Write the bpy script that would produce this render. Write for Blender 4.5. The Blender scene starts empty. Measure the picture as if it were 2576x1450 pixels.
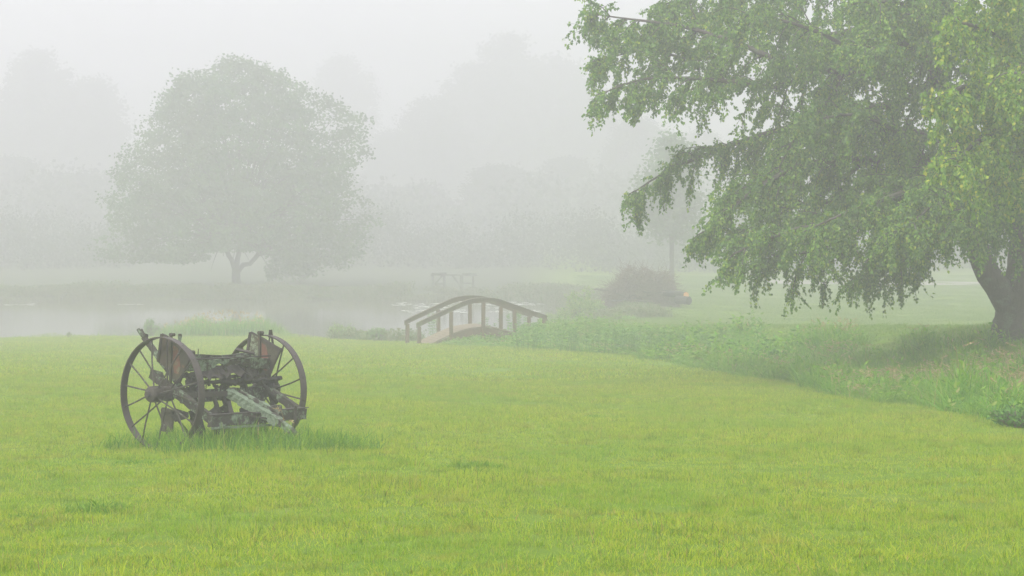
import bpy, math, random
import numpy as np
from mathutils import Vector, Matrix, Euler
rng = np.random.default_rng(7); random.seed(7)
R = math.radians
sc = bpy.context.scene
COL = sc.collection
F = 6000.0; CX, HY, CAMZ = 1288.0, 500.0, 6.0     # focal length, centre column, eye-level row (px of a 2576-wide view), eye height

def at(px, py, Y):
    return Vector(((px-CX)/F*Y, Y, CAMZ-(py-HY)/F*Y))

# ------------------------------------------------------------------ object helpers
def tag(o, label=None, cat=None, group=None, kind=None):
    if label: o['label'] = label
    if cat: o['category'] = cat
    if group: o['group'] = group
    if kind: o['kind'] = kind
    return o

def empty(name, loc, label, cat, group=None):
    o = bpy.data.objects.new(name, None); COL.objects.link(o); o.location = loc
    o.empty_display_size = .3
    return tag(o, label, cat, group)

def mesh_obj(name, verts, faces, mat, parent=None, attrs=None, smooth=False, loc=None):
    me = bpy.data.meshes.new(name)
    if isinstance(verts, np.ndarray): verts = verts.tolist()
    if isinstance(faces, np.ndarray): faces = faces.tolist()
    me.from_pydata(verts, [], faces)
    if attrs:
        for k, (dom, vals) in attrs.items():
            a = me.attributes.new(k, 'FLOAT', dom); a.data.foreach_set('value', np.asarray(vals, np.float32))
    if smooth: me.polygons.foreach_set('use_smooth', [True]*len(me.polygons))
    me.materials.append(mat); me.update()
    o = bpy.data.objects.new(name, me); COL.objects.link(o)
    if parent: o.parent = parent
    if loc is not None: o.location = loc
    return o

class MB:
    """collects shapes into one mesh; origin = world position of the thing"""
    def __init__(s, origin=(0, 0, 0)): s.v = []; s.f = []; s.o = Vector(origin)
    def add(s, verts, faces):
        b = len(s.v); s.v += [tuple(Vector(v)-s.o) for v in verts]; s.f += [tuple(i+b for i in f) for f in faces]
    def tube(s, pts, rad, n=8, cap=True, jit=0.0):
        pts = [Vector(p) for p in pts]
        if not hasattr(rad, '__len__'): rad = [rad]*len(pts)
        vs = []; fs = []; ref = None
        for i, p in enumerate(pts):
            t = (pts[min(i+1, len(pts)-1)]-pts[max(i-1, 0)])
            if t.length < 1e-9: t = Vector((0, 0, 1))
            t.normalize()
            if ref is None:
                ref = Vector((0, 0, 1)) if abs(t.z) < .9 else Vector((1, 0, 0))
                ref = (ref-t*ref.dot(t)).normalized()
            else:
                ref = (ref-t*ref.dot(t))
                ref = ref.normalized() if ref.length > 1e-6 else t.orthogonal().normalized()
            b = t.cross(ref)
            for k in range(n):
                a = 2*math.pi*k/n; r = rad[i]*(1+random.uniform(-jit, jit))
                vs.append(p+ref*(math.cos(a)*r)+b*(math.sin(a)*r))
        for i in range(len(pts)-1):
            for k in range(n):
                k2 = (k+1) % n
                fs.append((i*n+k, i*n+k2, (i+1)*n+k2, (i+1)*n+k))
        if cap:
            fs.append(tuple(range(n-1, -1, -1))); m = (len(pts)-1)*n; fs.append(tuple(m+k for k in range(n)))
        s.add(vs, fs)
    def beam(s, p, q, w, h, up=(0, 0, 1), n=1, jit=0.0, w2=None, h2=None):
        """box bar from p to q: w across, h along up; n pieces, corners jittered"""
        p, q, up = Vector(p), Vector(q), Vector(up)
        t = (q-p).normalized(); sd = t.cross(up).normalized(); u = sd.cross(t).normalized()
        w2 = w if w2 is None else w2; h2 = h if h2 is None else h2
        vs = []; fs = []
        prof = [(-1, -1), (0, -1), (1, -1), (1, 0), (1, 1), (0, 1), (-1, 1), (-1, 0)] if jit else [(-1, -1), (1, -1), (1, 1), (-1, 1)]
        m = len(prof)
        for i in range(n+1):
            k = i/n; c = p.lerp(q, k); ww = w+(w2-w)*k; hh = h+(h2-h)*k
            for a, b in prof:
                j = [random.uniform(-jit, jit) for _ in range(3)]
                vs.append(c+sd*(a*ww/2+j[0])+u*(b*hh/2+j[1])+t*(j[2] if 0 < i < n else j[2]*2))
        for i in range(n):
            for k in range(m):
                k2 = (k+1) % m
                fs.append((i*m+k, i*m+k2, (i+1)*m+k2, (i+1)*m+k))
        fs.append(tuple(range(m-1, -1, -1))); fs.append(tuple(n*m+k for k in range(m)))
        s.add(vs, fs)
    def plate(s, pts, nrm, th, jit=0.0):
        nrm = Vector(nrm).normalized()*th/2; pts = [Vector(p)+Vector([random.uniform(-jit, jit) for _ in range(3)]) for p in pts]
        n = len(pts); vs = [p+nrm for p in pts]+[p-nrm for p in pts]
        fs = [tuple(range(n)), tuple(range(2*n-1, n-1, -1))]+[(k, k+n, (k+1) % n+n, (k+1) % n) for k in range(n)]
        s.add(vs, fs)
    def build(s, name, mat, parent=None, smooth=False, loc=None):
        return mesh_obj(name, s.v, s.f, mat, parent, smooth=smooth, loc=loc)

def copy_tree(o, parent=None):
    c = o.copy(); COL.objects.link(c); c.parent = parent
    for ch in list(o.children): copy_tree(ch, c)
    return c

# ------------------------------------------------------------------ materials
def newmat(name):
    m = bpy.data.materials.new(name); m.use_nodes = True; nt = m.node_tree; nt.nodes.clear()
    out = nt.nodes.new('ShaderNodeOutputMaterial')
    return m, nt, out
def N(nt, t, **kw):
    n = nt.nodes.new(t)
    for k, v in kw.items():
        if k.startswith('i_'):
            key = k[2:]; key = int(key) if key.isdigit() else key.replace('_', ' ')
            n.inputs[key].default_value = v
        else: setattr(n, k, v)
    return n
def ramp(nt, stops):
    r = nt.nodes.new('ShaderNodeValToRGB'); cr = r.color_ramp
    while len(cr.elements) < len(stops): cr.elements.new(.5)
    for e, (p, c) in zip(cr.elements, stops): e.position = p; e.color = (*c, 1)
    return r
def mixc(nt, f, a, b, mode='MIX'):
    n = nt.nodes.new('ShaderNodeMix'); n.data_type = 'RGBA'; n.blend_type = mode
    for s, v in ((0, f), (6, a), (7, b)):
        if isinstance(v, bpy.types.NodeSocket): nt.links.new(v, n.inputs[s])
        elif isinstance(v, (tuple, list)): n.inputs[s].default_value = (*v, 1)
        else: n.inputs[s].default_value = v
    return n.outputs[2]
def noise(nt, vec, scale, detail=4, rough=.6):
    n = N(nt, 'ShaderNodeTexNoise'); n.inputs['Scale'].default_value = scale; n.inputs['Detail'].default_value = detail
    n.inputs['Roughness'].default_value = rough
    if vec is not None: nt.links.new(vec, n.inputs['Vector'])
    return n.outputs['Fac']
def worldpos(nt): return N(nt, 'ShaderNodeNewGeometry').outputs['Position']
def scaled(nt, vec, s):
    m = N(nt, 'ShaderNodeMapping'); m.inputs['Scale'].default_value = s; nt.links.new(vec, m.inputs['Vector']); return m.outputs[0]

def leafmat(name, stops, patch=None, transl=.45, rough=.5, patch_scale=.35, patch2=None, fine=0):
    """thin leaf: per-leaf colour from attribute 'rnd', patches of other growth in world space"""
    m, nt, out = newmat(name); L = nt.links
    a = N(nt, 'ShaderNodeAttribute', attribute_name='rnd')
    r = ramp(nt, stops); L.new(a.outputs['Fac'], r.inputs[0]); col = r.outputs[0]
    wp = worldpos(nt)
    if patch:
        nz = noise(nt, wp, patch_scale, 5, .6)
        rr = ramp(nt, [(.42, (0, 0, 0)), (.62, (1, 1, 1))]); L.new(nz, rr.inputs[0])
        mm = N(nt, 'ShaderNodeMath', operation='MULTIPLY'); L.new(rr.outputs[0], mm.inputs[0]); mm.inputs[1].default_value = .5
        col = mixc(nt, mm.outputs[0], col, patch)
    if patch2:
        nz = noise(nt, scaled(nt, wp, (1, 1, .3)), 1.7, 4, .65)
        rr = ramp(nt, [(.52, (0, 0, 0)), (.68, (1, 1, 1))]); L.new(nz, rr.inputs[0])
        mm = N(nt, 'ShaderNodeMath', operation='MULTIPLY'); L.new(rr.outputs[0], mm.inputs[0]); mm.inputs[1].default_value = .6
        col = mixc(nt, mm.outputs[0], col, patch2)
    if fine:                                    # small tufts of different grasses
        v = ramp(nt, [(.36, (.62, .66, .5)), (.5, (1, 1, 1)), (.66, (1.12, 1.02, 1.3))]); L.new(noise(nt, scaled(nt, wp, (1, 1, .2)), fine, 3, .7), v.inputs[0]); col = mixc(nt, .85, col, v.outputs[0], 'MULTIPLY')
    p = N(nt, 'ShaderNodeBsdfPrincipled'); p.inputs['Roughness'].default_value = rough
    p.inputs['Specular IOR Level'].default_value = .3
    L.new(col, p.inputs['Base Color'])
    t = N(nt, 'ShaderNodeBsdfTranslucent'); L.new(col, t.inputs['Color'])
    mx = N(nt, 'ShaderNodeMixShader'); mx.inputs[0].default_value = transl
    L.new(p.outputs[0], mx.inputs[1]); L.new(t.outputs[0], mx.inputs[2]); L.new(mx.outputs[0], out.inputs[0])
    return m

def woodmat(name, dark, light, lichen=None, amount=.5, scale=(6, 6, 6), rough=.85, lscale=9, bump=.5, metallic=0, bscale=60):
    """weathered wood / rusty iron with optional crust of lichen"""
    m, nt, out = newmat(name); L = nt.links
    tc = N(nt, 'ShaderNodeTexCoord').outputs['Object']
    f = noise(nt, scaled(nt, tc, scale), 3.0, 8, .7)
    r = ramp(nt, [(.3, dark), (.72, light)]); L.new(f, r.inputs[0]); col = r.outputs[0]
    hb = noise(nt, tc, bscale, 6, .7)
    if lichen:
        lf = noise(nt, tc, lscale, 6, .72)
        w = .5+(.5-amount)*.45
        lr = ramp(nt, [(w-.03, (0, 0, 0)), (w+.05, (1, 1, 1))]); L.new(lf, lr.inputs[0])
        lc = ramp(nt, [(.35, lichen[0]), (.65, lichen[1])]); L.new(noise(nt, tc, 45, 5, .7), lc.inputs[0])
        col = mixc(nt, lr.outputs[0], col, lc.outputs[0])
    p = N(nt, 'ShaderNodeBsdfPrincipled'); p.inputs['Roughness'].default_value = rough; p.inputs['Metallic'].default_value = metallic
    L.new(col, p.inputs['Base Color'])
    b = N(nt, 'ShaderNodeBump'); b.inputs['Strength'].default_value = bump; b.inputs['Distance'].default_value = .02
    L.new(hb, b.inputs['Height']); L.new(b.outputs[0], p.inputs['Normal'])
    L.new(p.outputs[0], out.inputs[0])
    return m

LICH = ((.09, .13, .08), (.21, .27, .19))
M = {}
M['lawn'] = leafmat('lawn_blades', [(0, (.07, .16, .010)), (.25, (.22, .37, .012)), (.7, (.42, .52, .018)), (.9, (.50, .53, .05)), (.96, (.45, .32, .12)), (1, (.22, .13, .06))],
                    patch=(.17, .35, .02), patch2=(.36, .34, .06), transl=.5, patch_scale=.55, fine=4.5)
M['field'] = leafmat('field_blades', [(0, (.10, .22, .03)), (.6, (.18, .30, .04)), (1, (.29, .33, .07))], patch=(.14, .26, .04), transl=.5, patch_scale=.12)
M['tall'] = leafmat('tall_grass_blades', [(0, (.05, .17, .008)), (.5, (.13, .36, .014)), (.88, (.28, .47, .03)), (.96, (.30, .34, .08)), (1, (.45, .36, .2))],
                    patch=(.17, .29, .025), transl=.45, patch_scale=.3)
M['tallg'] = leafmat('lush_grass_blades', [(0, (.06, .17, .008)), (.5, (.13, .29, .012)), (.93, (.27, .40, .02)), (1, (.4, .36, .2))], transl=.45)
M['straw'] = leafmat('seed_heads', [(0, (.28, .21, .10)), (.5, (.38, .29, .14)), (1, (.50, .40, .22))], transl=.3)
M['reed'] = leafmat('bank_growth', [(0, (.08, .16, .04)), (.5, (.13, .21, .06)), (1, (.24, .22, .11))], patch=(.17, .17, .09), transl=.35, patch_scale=.16)
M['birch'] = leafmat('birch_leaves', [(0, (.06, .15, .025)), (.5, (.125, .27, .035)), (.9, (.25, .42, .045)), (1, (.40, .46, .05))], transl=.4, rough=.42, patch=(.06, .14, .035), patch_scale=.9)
M['bright'] = leafmat('lit_leaves', [(0, (.06, .17, .014)), (.4, (.15, .31, .02)), (.85, (.29, .45, .03)), (1, (.5, .50, .04))], transl=.5, rough=.4)  # lighter copy of the birch leaves: brighter light on near boughs put into colour
M['maple'] = leafmat('maple_leaves', [(0, (.05, .13, .04)), (.5, (.08, .18, .05)), (1, (.14, .26, .07))], patch=(.13, .14, .09), transl=.35, patch_scale=.25)
M['fartree'] = leafmat('far_leaves', [(0, (.08, .11, .085)), (.6, (.11, .14, .11)), (1, (.14, .16, .12))], patch=(.13, .13, .12), transl=.3, patch_scale=.07)  # leaf colour greyed and lightened to imitate fog fading the far foliage
M['weed'] = leafmat('weed_leaves', [(0, (.08, .2, .05)), (.5, (.13, .29, .06)), (1, (.22, .38, .07))], transl=.45)
M['bush'] = leafmat('shrub_leaves', [(0, (.14, .28, .06)), (.6, (.25, .40, .08)), (1, (.36, .44, .14))], transl=.45)
M['dark'] = leafmat('dark_weed_leaves', [(0, (.04, .13, .015)), (1, (.10, .25, .025))], transl=.3)
M['bark'] = woodmat('bark', (.035, .03, .026), (.11, .095, .08), (( .07, .09, .06), (.12, .14, .1)), .35, (9, 9, 2), .95, 4, 1.0, bscale=25)
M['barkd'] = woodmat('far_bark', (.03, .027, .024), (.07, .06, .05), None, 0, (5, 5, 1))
M['iron'] = woodmat('rusty_iron', (.016, .013, .011), (.046, .034, .028), ((.09, .10, .07), (.16, .18, .13)), .12, (7, 7, 7), .6, 30, .4)
M['rim'] = woodmat('worn_iron_tyre', (.020, .016, .015), (.062, .044, .042), ((.16, .16, .13), (.28, .29, .25)), .08, (5, 5, 5), .5, 18, .25)
M['spoke'] = woodmat('spoke_iron', (.018, .015, .013), (.045, .036, .03), ((.14, .16, .11), (.24, .28, .2)), .25, (5, 5, 5), .6, 22, .25)
M['rot'] = woodmat('rotten_wood', (.016, .015, .010), (.062, .054, .032), LICH, .52, (2, 12, 12), .95, 9, 1.0)
M['lich'] = woodmat('lichen_wood', (.05, .05, .035), (.13, .13, .09), LICH, .86, (3, 10, 10), .95, 12, 1.2)
M['lichd'] = woodmat('dark_wood_lichen', (.016, .014, .012), (.055, .046, .038), LICH, .42, (3, 10, 10), .9, 10, .8)
M['grime'] = woodmat('caked_iron', (.008, .007, .006), (.03, .024, .019), ((.10, .12, .08), (.2, .24, .17)), .22, (12, 12, 12), .9, 20, 1.2, bscale=35)
M['panel'] = woodmat('mossy_sheet', (.035, .032, .02), (.10, .088, .052), ((.12, .15, .08), (.27, .33, .23)), .55, (6, 6, 6), .9, 16, 1.0, bscale=70)
M['brown'] = woodmat('brown_sheet', (.03, .022, .016), (.075, .055, .036), ((.09, .10, .06), (.16, .18, .12)), .2, (5, 5, 5), .8, 12, .6)
M['red'] = woodmat('faded_red_paint', (.08, .034, .022), (.16, .062, .04), ((.08, .08, .045), (.13, .12, .07)), .38, (5, 5, 5), .75, 7, .3)
M['greenp'] = woodmat('dull_green_paint', (.028, .026, .017), (.07, .062, .04), ((.13, .055, .035), (.2, .09, .06)), .22, (6, 6, 6), .8, 6, .4)
M['bridge'] = woodmat('bridge_timber', (.05, .03, .014), (.135, .08, .036), ((.13, .15, .07), (.18, .19, .1)), .25, (3, 3, 1.2), .8, 2.2, .3)
M['bridgerail'] = woodmat('bridge_rail_timber', (.045, .03, .015), (.11, .073, .034), ((.10, .11, .05), (.15, .15, .08)), .4, (1.2, 3, 3), .8, 1.6, .3)
M['deck'] = woodmat('bridge_deck_boards', (.145, .112, .072), (.235, .185, .125), ((.19, .17, .09), (.24, .2, .12)), .25, (4, 1, 1), .85, 2, .2)
M['oldpost'] = woodmat('grey_timber', (.05, .05, .042), (.12, .12, .10), ((.10, .13, .09), (.14, .17, .12)), .45, (3, 3, 3), .9, 2)
M['twig'] = woodmat('dead_twigs', (.09, .07, .055), (.20, .155, .125), None, 0, (6, 6, 6), .9)
M['cut'] = woodmat('fresh_sawn_wood', (.55, .26, .08), (.75, .42, .17), None, 0, (8, 8, 8), .8)
M['char'] = woodmat('dark_bark', (.014, .014, .014), (.04, .036, .032), None, 0, (8, 8, 8), .9)

def groundmat(name, stops, patch, dirt=None, far=None):
    m, nt, out = newmat(name); L = nt.links; wp = worldpos(nt)
    r = ramp(nt, stops); L.new(noise(nt, wp, 3.0, 8, .75), r.inputs[0])
    rr = ramp(nt, [(.4, (0, 0, 0)), (.65, (1, 1, 1))]); L.new(noise(nt, wp, .3, 4, .6), rr.inputs[0])
    col = mixc(nt, rr.outputs[0], r.outputs[0], patch)
    if far:                                     # ground beyond the pond dulled in colour to imitate mist over the meadow
        sx = N(nt, 'ShaderNodeSeparateXYZ'); L.new(wp, sx.inputs[0])
        a = N(nt, 'ShaderNodeMapRange'); L.new(sx.outputs[1], a.inputs[0]); a.inputs[1].default_value = 138; a.inputs[2].default_value = 142
        b2 = N(nt, 'ShaderNodeMapRange'); L.new(sx.outputs[0], b2.inputs[0]); b2.inputs[1].default_value = 5; b2.inputs[2].default_value = 0
        mu = N(nt, 'ShaderNodeMath', operation='MULTIPLY'); L.new(a.outputs[0], mu.inputs[0]); L.new(b2.outputs[0], mu.inputs[1]); col = mixc(nt, mu.outputs[0], col, far)
    p = N(nt, 'ShaderNodeBsdfPrincipled'); p.inputs['Roughness'].default_value = .95; p.inputs['Specular IOR Level'].default_value = .1
    L.new(col, p.inputs['Base Color'])
    b = N(nt, 'ShaderNodeBump'); b.inputs['Strength'].default_value = .8; b.inputs['Distance'].default_value = .05
    L.new(noise(nt, wp, 14, 6, .8), b.inputs['Height']); L.new(b.outputs[0], p.inputs['Normal'])
    L.new(p.outputs[0], out.inputs[0]); return m
M['ground'] = groundmat('turf', [(.3, (.10, .18, .015)), (.7, (.21, .28, .03))], (.13, .23, .02), far=(.085, .105, .06))
M['path'] = groundmat('gravel', [(.3, (.24, .22, .2)), (.7, (.38, .35, .32))], (.3, .29, .26))

m, nt, out = newmat('pond_water'); L = nt.links
p = N(nt, 'ShaderNodeBsdfPrincipled'); p.inputs['Base Color'].default_value = (.12, .115, .09, 1)
p.inputs['Roughness'].default_value = .06; p.inputs['IOR'].default_value = 1.33
b = N(nt, 'ShaderNodeBump'); b.inputs['Strength'].default_value = .12; b.inputs['Distance'].default_value = .05
L.new(noise(nt, scaled(nt, worldpos(nt), (1, .45, 1)), 2.2, 3, .5), b.inputs['Height']); L.new(b.outputs[0], p.inputs['Normal'])
L.new(p.outputs[0], out.inputs[0]); M['water'] = m
m, nt, out = newmat('lily_leaf'); L = nt.links
p = N(nt, 'ShaderNodeBsdfPrincipled'); p.inputs['Base Color'].default_value = (.5, .53, .46, 1); p.inputs['Roughness'].default_value = .3  # pale base colour stands in for sky glint on the wet pads
L.new(p.outputs[0], out.inputs[0]); M['lily'] = m

# ------------------------------------------------------------------ terrain
EDGE = np.array([(6.6, -40), (6.3, 10), (6.0, 28), (5.75, 31), (5.4, 35.4), (5.2, 40), (4.95, 44.5), (4.5, 49), (4.0, 55.7), (2.7, 64), (.3, 71.9),
                 (-1.9, 77), (-2.6, 82), (-.5, 92), (2.6, 108), (3.6, 130), (3.0, 150), (0, 200), (0, 700)], float)
POND = np.array([(-160, 97), (-40, 97), (-20, 97), (-15, 98.2), (-12.5, 100.5), (-10, 101), (-8, 98.5), (-6.5, 94), (-3.5, 90), (-1, 88), (1, 92), (2.2, 100), (2.6, 112), (3.2, 124), (2.8, 134),
                 (1, 139), (-3, 140.5), (-12, 141), (-24, 141.5), (-40, 142), (-160, 141)], float)
def seg_dist(P, poly, closed=False):
    n = len(poly); best = np.full(len(P), 1e9); side = np.zeros(len(P))
    for i in range(n if closed else n-1):
        a = poly[i]; b = poly[(i+1) % n]; ab = b-a; t = np.clip(((P-a)@ab)/(ab@ab), 0, 1)
        d = P-(a+t[:, None]*ab); dd = np.hypot(d[:, 0], d[:, 1]); cr = ab[0]*(P[:, 1]-a[1])-ab[1]*(P[:, 0]-a[0])
        u = dd < best; side = np.where(u, -np.sign(cr), side); best = np.minimum(best, dd)
    return best, side
def inside(P, poly):
    c = np.zeros(len(P), bool); j = len(poly)-1
    for i in range(len(poly)):
        xi, yi = poly[i]; xj, yj = poly[j]
        if yi != yj:
            cond = ((yi > P[:, 1]) != (yj > P[:, 1])) & (P[:, 0] < (xj-xi)*(P[:, 1]-yi)/(yj-yi)+xi); c ^= cond
        j = i
    return c
def ss(t): t = np.clip(t, 0, 1); return t*t*(3-2*t)
def edge_sd(x, y):
    P = np.stack([x, y], -1); d, s = seg_dist(P, EDGE); return d*s      # > 0 to the right of the mown lawn
def pond_sd(x, y):
    P = np.stack([x, y], -1); d, _ = seg_dist(P, POND, True); return np.where(inside(P, POND), -d, d)
def H(x, y):
    x = np.atleast_1d(np.asarray(x, float)); y = np.atleast_1d(np.asarray(y, float))
    Lz = 4.54-.043*y
    far = np.interp(y, [0, 97, 150, 200, 300, 700], [.45, .42, .42, .6, 2.5, 10])
    Lz = np.where(y > 92, np.maximum(Lz, far), Lz)
    Fz = np.interp(y, [-50, 0, 20, 32, 45, 60, 85, 100, 115, 140, 180, 230, 320, 700], [4.6, 4.3, 3.7, 3.35, 3.6, 2.75, 1.42, 1.05, .86, .55, .3, .8, 3, 10])
    e = edge_sd(x, y); w = ss(e/np.interp(y, [0, 60, 90], [6.5, 6.5, 4]))
    z = Lz*(1-w)+Fz*w
    z -= np.where(y < 95, .42, .15)*np.exp(-((e-1.9)/1.1)**2)*ss((y+5)/10)
    z += .035*np.sin(x*.9+y*.31)*np.sin(y*.23)+.05*np.sin(x*.21+1)*np.sin(y*.11)
    d = pond_sd(x, y)
    k = ss((d+.3)/2.4)
    z = np.where(d < 2.4, z*k+(1-k)*(-.25), z)
    z = np.where(d < -.3, -.25-.2*np.minimum(-d-.3, 3), z)
    return z
def h1(x, y): return float(H(x, y)[0])

ys = np.unique(np.concatenate([np.arange(-45, 8, 3.), np.arange(8, 110, .6), np.arange(110, 150, 1.), np.arange(150, 260, 4.), np.arange(260, 480, 12.)]))
xs = np.unique(np.concatenate([np.arange(-230, -30, 10.), np.arange(-30, 32, .6), np.arange(32, 231, 10.)]))
X, Y = np.meshgrid(xs, ys); Z = H(X.ravel(), Y.ravel())
nx, ny = len(xs), len(ys)
V = np.stack([X.ravel(), Y.ravel(), Z], -1)
ii = (np.arange(ny-1)[:, None]*nx+np.arange(nx-1)[None, :]).ravel()
tag(mesh_obj('ground', V, np.stack([ii, ii+1, ii+nx+1, ii+nx], -1), M['ground'], smooth=True), kind='structure')
w = [(-160, 92), (8, 84), (8, 146), (-160, 146)]
tag(mesh_obj('pond_water', [(a, b, 0) for a, b in w], [(0, 1, 2, 3)], M['water']), kind='structure')
# gravel track far off beyond the tree
pv = []; pf = []
for i, xx in enumerate(np.linspace(17, 60, 30)):
    y0 = 157+.6*math.sin(xx*.3)-(xx-24)*.12
    for yy in (y0-4.5, y0-1.5, y0+1.5, y0+4.5): pv.append((xx, yy, h1(xx, yy)+.03))
    if i:
        for k in range(3): b = (i-1)*4+k; pf.append((b, b+4, b+5, b+1))
tag(mesh_obj('gravel_track', pv, pf, M['path']), kind='structure')

# ------------------------------------------------------------------ blades and leaves
def blades(n, size, hmin, hmax, w, lean=.35, seg=2, curve=.5, clump=0, square=True):
    """n grass blades in a patch; returns verts, faces, rnd per face"""
    if square: bx = (rng.random((n, 2))-.5)*size
    else:
        a = rng.random(n)*2*math.pi; r = np.sqrt(rng.random(n))*size/2; bx = np.stack([np.cos(a)*r, np.sin(a)*r], -1)
    if clump:
        c = (rng.random((clump, 2))-.5)*size; bx = np.where(rng.random(n)[:, None] < .6, c[rng.integers(0, clump, n)]+rng.normal(0, size*.035, (n, 2)), bx)
    hgt = hmin+(hmax-hmin)*rng.random(n)**1.3
    a = rng.random(n)*2*math.pi; dirv = np.stack([np.cos(a), np.sin(a)], -1); ln = rng.random(n)*lean
    tw = rng.random(n)*2*math.pi; wd = np.stack([np.cos(tw), np.sin(tw)], -1)*(w*(.6+.8*rng.random(n)))[:, None]/2
    rows = []; fr = np.linspace(0, 1, seg+1)
    for t in fr:
        off = dirv*(ln*hgt*(t*(1-curve)+curve*t*t*1.6))[:, None]
        z = hgt*(t-.35*curve*ln*t*t); c = np.concatenate([bx+off, z[:, None]], -1)
        if t < 1:
            tp = 1-.55*t
            rows += [c-np.pad(wd*tp, ((0, 0), (0, 1))), c+np.pad(wd*tp, ((0, 0), (0, 1)))]
        else: rows.append(c)
    m = len(rows); V = np.stack(rows, 1).reshape(-1, 3); b = np.arange(n)*m; fs = []
    for s in range(seg-1): fs.append(np.stack([b+2*s, b+2*s+1, b+2*s+3, b+2*s+2], -1))
    tri = np.stack([b+2*seg-2, b+2*seg-1, b+2*seg], -1)
    faces = [tuple(f) for q in fs for f in q.tolist()]+[tuple(f) for f in tri.tolist()]
    rn = rng.random(n); return V, faces, np.tile(rn, seg)

def leafquads(P, D, L, W, cup=.25, updown=None):
    """leaf-shaped faces: base P, pointing D (n,3), length L, width W -> six-sided outline as two quads folded on the midrib"""
    n = len(P); D = D/np.linalg.norm(D, axis=1, keepdims=True)
    r = rng.normal(size=(n, 3)) if updown is None else updown+rng.normal(0, .5, (n, 3))
    S = np.cross(D, r); S /= np.linalg.norm(S, axis=1, keepdims=True)+1e-9; Nn = np.cross(S, D)
    L = (L*(.7+.6*rng.random(n)))[:, None]; W = (W*(.7+.6*rng.random(n)))[:, None]/2
    a = P; t = P+D*L; s1 = P+D*L*.4+S*W+Nn*W*cup; s2 = P+D*L*.4-S*W+Nn*W*cup
    V = np.stack([a, s1, t, s2], 1).reshape(-1, 3); b = np.arange(n)*4
    return V, np.stack([b, b+1, b+2, b+3], -1), rng.random(n)

def join(parts):
    """parts of (V, faces, rnd)"""
    Vs = []; Fs = []; Rs = []; b = 0
    for V, f, r in parts:
        Vs.append(V); Fs += [tuple(i+b for i in q) for q in (f.tolist() if isinstance(f, np.ndarray) else f)]; Rs.append(r); b += len(V)
    return np.concatenate(Vs), Fs, np.concatenate(Rs)

def seedheads(n, size, hmin, hmax, headl=.12):
    """thin stems bending over with a feathery head"""
    parts = []
    for _ in range(n):
        b = (rng.random(2)-.5)*size; h = hmin+(hmax-hmin)*rng.random(); a = rng.random()*6.28; d = np.array([math.cos(a), math.sin(a), 0]); ln = .15+.35*rng.random()
        pts = [np.array([b[0], b[1], 0])+d*ln*h*t*t+np.array([0, 0, h*(t-.12*t*t)]) for t in (0, .35, .7, .9, 1.)]
        side = np.array([-d[1], d[0], 0]); vs = []; 
        for p, w in zip(pts, (.004, .004, .003, .003, .002)): vs += [p-side*w, p+side*w]
        fs = [(2*i, 2*i+1, 2*i+3, 2*i+2) for i in range(4)]
        parts.append((np.array(vs), fs, np.full(4, .3)))
        k = 16; t = rng.random(k); base = pts[3]+(pts[4]-pts[3])*0; tip = pts[4]+d*headl*.6-np.array([0, 0, headl*.25*rng.random()])
        P = pts[3]+(tip-pts[3])*t[:, None]; D = (tip-pts[3])[None]+rng.normal(0, .03, (k, 3))
        parts.append(leafquads(P, D, .035, .012))
    return join(parts)

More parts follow.
